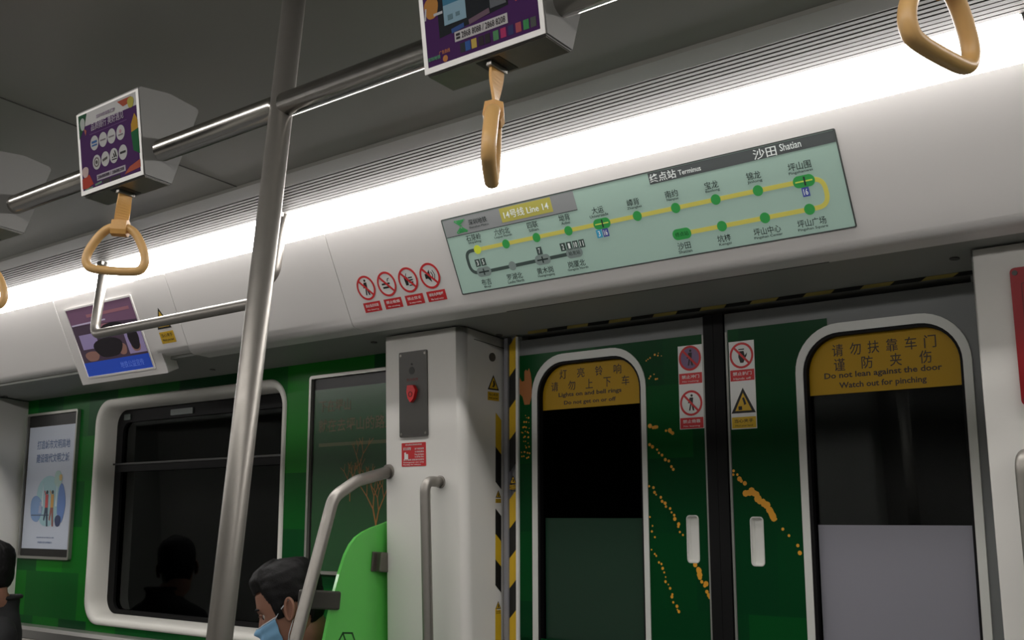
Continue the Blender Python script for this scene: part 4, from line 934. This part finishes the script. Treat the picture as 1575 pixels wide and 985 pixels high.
    if mask:
        bm = bmesh.new(); nz, nt = 26, 36; g = []
        for i in range(nz + 1):
            q = i / nz; row = []
            for k in range(nt + 1):
                a = -1 + 2 * k / nt; th = a * R(66); z = -.024 - .098 * q + .010 * abs(a) ** 2 * (1 - 2 * q)
                p = head_pt(z, th, .006 + .010 * (1 - a * a) * math.sin(math.pi * min(1, q * 1.05)) ** .7 + .0016 * math.sin(q * 22))
                row.append(bm.verts.new(H @ p))
            g.append(row)
        for i in range(nz):
            for k in range(nt): bm.faces.new((g[i][k], g[i][k + 1], g[i + 1][k + 1], g[i + 1][k]))
        mk = link('face_mask', bm_mesh(bm), M('mask_blue', (128, 178, 214), .7), root, smooth=True); mm = mk.modifiers.new('s', 'SOLIDIFY'); mm.thickness = .002
        lab(mk, 'pale blue surgical mask')
        top = [H @ head_pt(-.024 + .010 * (a * a), a * R(66), .0068) for a in [-1 + 2 * k / 20 for k in range(21)]]
        lab(link('mask_edge', tube(top, .0022, 6), M('mask_white', (214, 222, 228), .7), mk), 'white mask edge')
        for s_ in (1, -1):
            for zz, ze in ((-.018, .022), (-.108, -.030)):
                c = [H @ head_pt(zz, s_ * R(65), .006), H @ head_pt((zz + ze) / 2, s_ * R(80), .008), H @ Vector((-.020, s_ * .084, ze))]
                link('ear_loop', tube(c, .0016, 6), M('mask_white', (214, 222, 228), .7), mk)
    # jacket: torso and sleeves grown from a skeleton
    def skin(name, pts, edges, rad, mat, ll):
        me = bpy.data.meshes.new(name); me.from_pydata([B @ Vector(p) for p in pts], edges, []); o = link(name, me, mat, root); lab(o, ll)
        md = o.modifiers.new('skin', 'SKIN'); sv = me.skin_vertices[0].data if me.skin_vertices else None
        if sv is None:
            me.attributes  # skin layer is created with the modifier in the UI only
        return o, md
    JM = M('jacket_%d' % sd, jacket_rgb, .8, bump=.4, scale=30)
    bm = bmesh.new()
    NT = 28
    sec = [(.0, -.02, .165, .125), (.10, -.02, .165, .122), (.22, -.005, .175, .120), (.34, .0, .188, .118), (.42, .0, .192, .105), (.465, -.005, .165, .088), (.492, -.01, .110, .078), (.515, -.012, .080, .074), (.545, -.014, .076, .072)]
    rg = [[bm.verts.new(B @ Vector((xc + d_ * math.cos(2 * math.pi * k / NT), w_ * math.copysign(abs(math.sin(2 * math.pi * k / NT)) ** .85, math.sin(2 * math.pi * k / NT)), z))) for k in range(NT)] for z, xc, w_, d_ in sec]
    for a, b in zip(rg, rg[1:]):
        for k in range(NT): bm.faces.new((a[k], a[(k + 1) % NT], b[(k + 1) % NT], b[k]))
    bm.faces.new(rg[0][::-1])
    for s_ in (1, -1):
        add_tube(bm, [B @ Vector(p) for p in ((0, s_ * .13, .425), (.0, s_ * .172, .405), (.03, s_ * .198, .32), (.06, s_ * .205, .21), (.10, s_ * .195, .165), (.20, s_ * .155, .155), (.315, s_ * .105, .16))], [.06, .064, .060, .054, .050, .045, .037], 18)
    lab(link('jacket', bm_mesh(bm), JM, root, smooth=True), 'dark jacket')
    lab(link('collar', tube([B @ Vector((-.014 + .074 * math.cos(a), .078 * math.sin(a), .548 - .010 * math.cos(a))) for a in [2 * math.pi * k / 24 for k in range(24)]], .009, 8, True), M('collar_%d' % sd, (190, 190, 186) if mask else (14, 14, 15), .8), root, smooth=True), 'collar')
    bm = bmesh.new()
    for s_ in (1, -1):
        add_tube(bm, [B @ Vector(p) for p in ((-.02, s_ * .06, .03), (.06, s_ * .095, .035), (.25, s_ * .105, .045), (.42, s_ * .11, .035), (.47, s_ * .11, -.02), (.475, s_ * .11, -.20), (.47, s_ * .11, -.39))], [.075, .078, .074, .064, .060, .054, .048], 18)
    lab(link('trousers', bm_mesh(bm), M('trousers_dark', (34, 36, 42), .85), root, smooth=True), 'dark trousers')
    for s_ in (1, -1):
        bm = bmesh.new(); add_tube(bm, [B @ Vector(p) for p in ((.435, s_ * .11, -.40), (.47, s_ * .11, -.405), (.56, s_ * .115, -.418), (.655, s_ * .12, -.425))], [.034, .048, .043, .026], 16, rx=None)
        link('shoe', bm_mesh(bm), M('shoe_black', (18, 18, 19), .5), root, smooth=True)
    return root
def orient(p, fwd, pitch, roll=0):
    x = Vector((fwd[0], fwd[1], 0)).normalized(); y = Vector((0, 0, 1)).cross(x)
    m = Matrix((x, y, (0, 0, 1))).transposed().to_4x4(); m.translation = Vector(p)
    return m @ Matrix.Rotation(R(pitch), 4, 'Y') @ Matrix.Rotation(R(roll), 4, 'X')
make_person('seated person with black hair and pale blue face mask, head bowed', orient((-2.765, 2.258, 1.126), (-.74, -.67), 24), (30, 32, 36), (146, 104, 84), orient((-2.815, 2.335, .497), (-.35, -.94), 0), True, .014, 1)
make_person('person in black jacket at the lower left edge, back of head and shoulder showing', orient((-4.725, 2.235, 1.160), (-.86, -.50), 6), (16, 17, 19), (150, 108, 88), orient((-4.725, 2.305, .525), (-.25, -.97), 0), False, .012, 2)
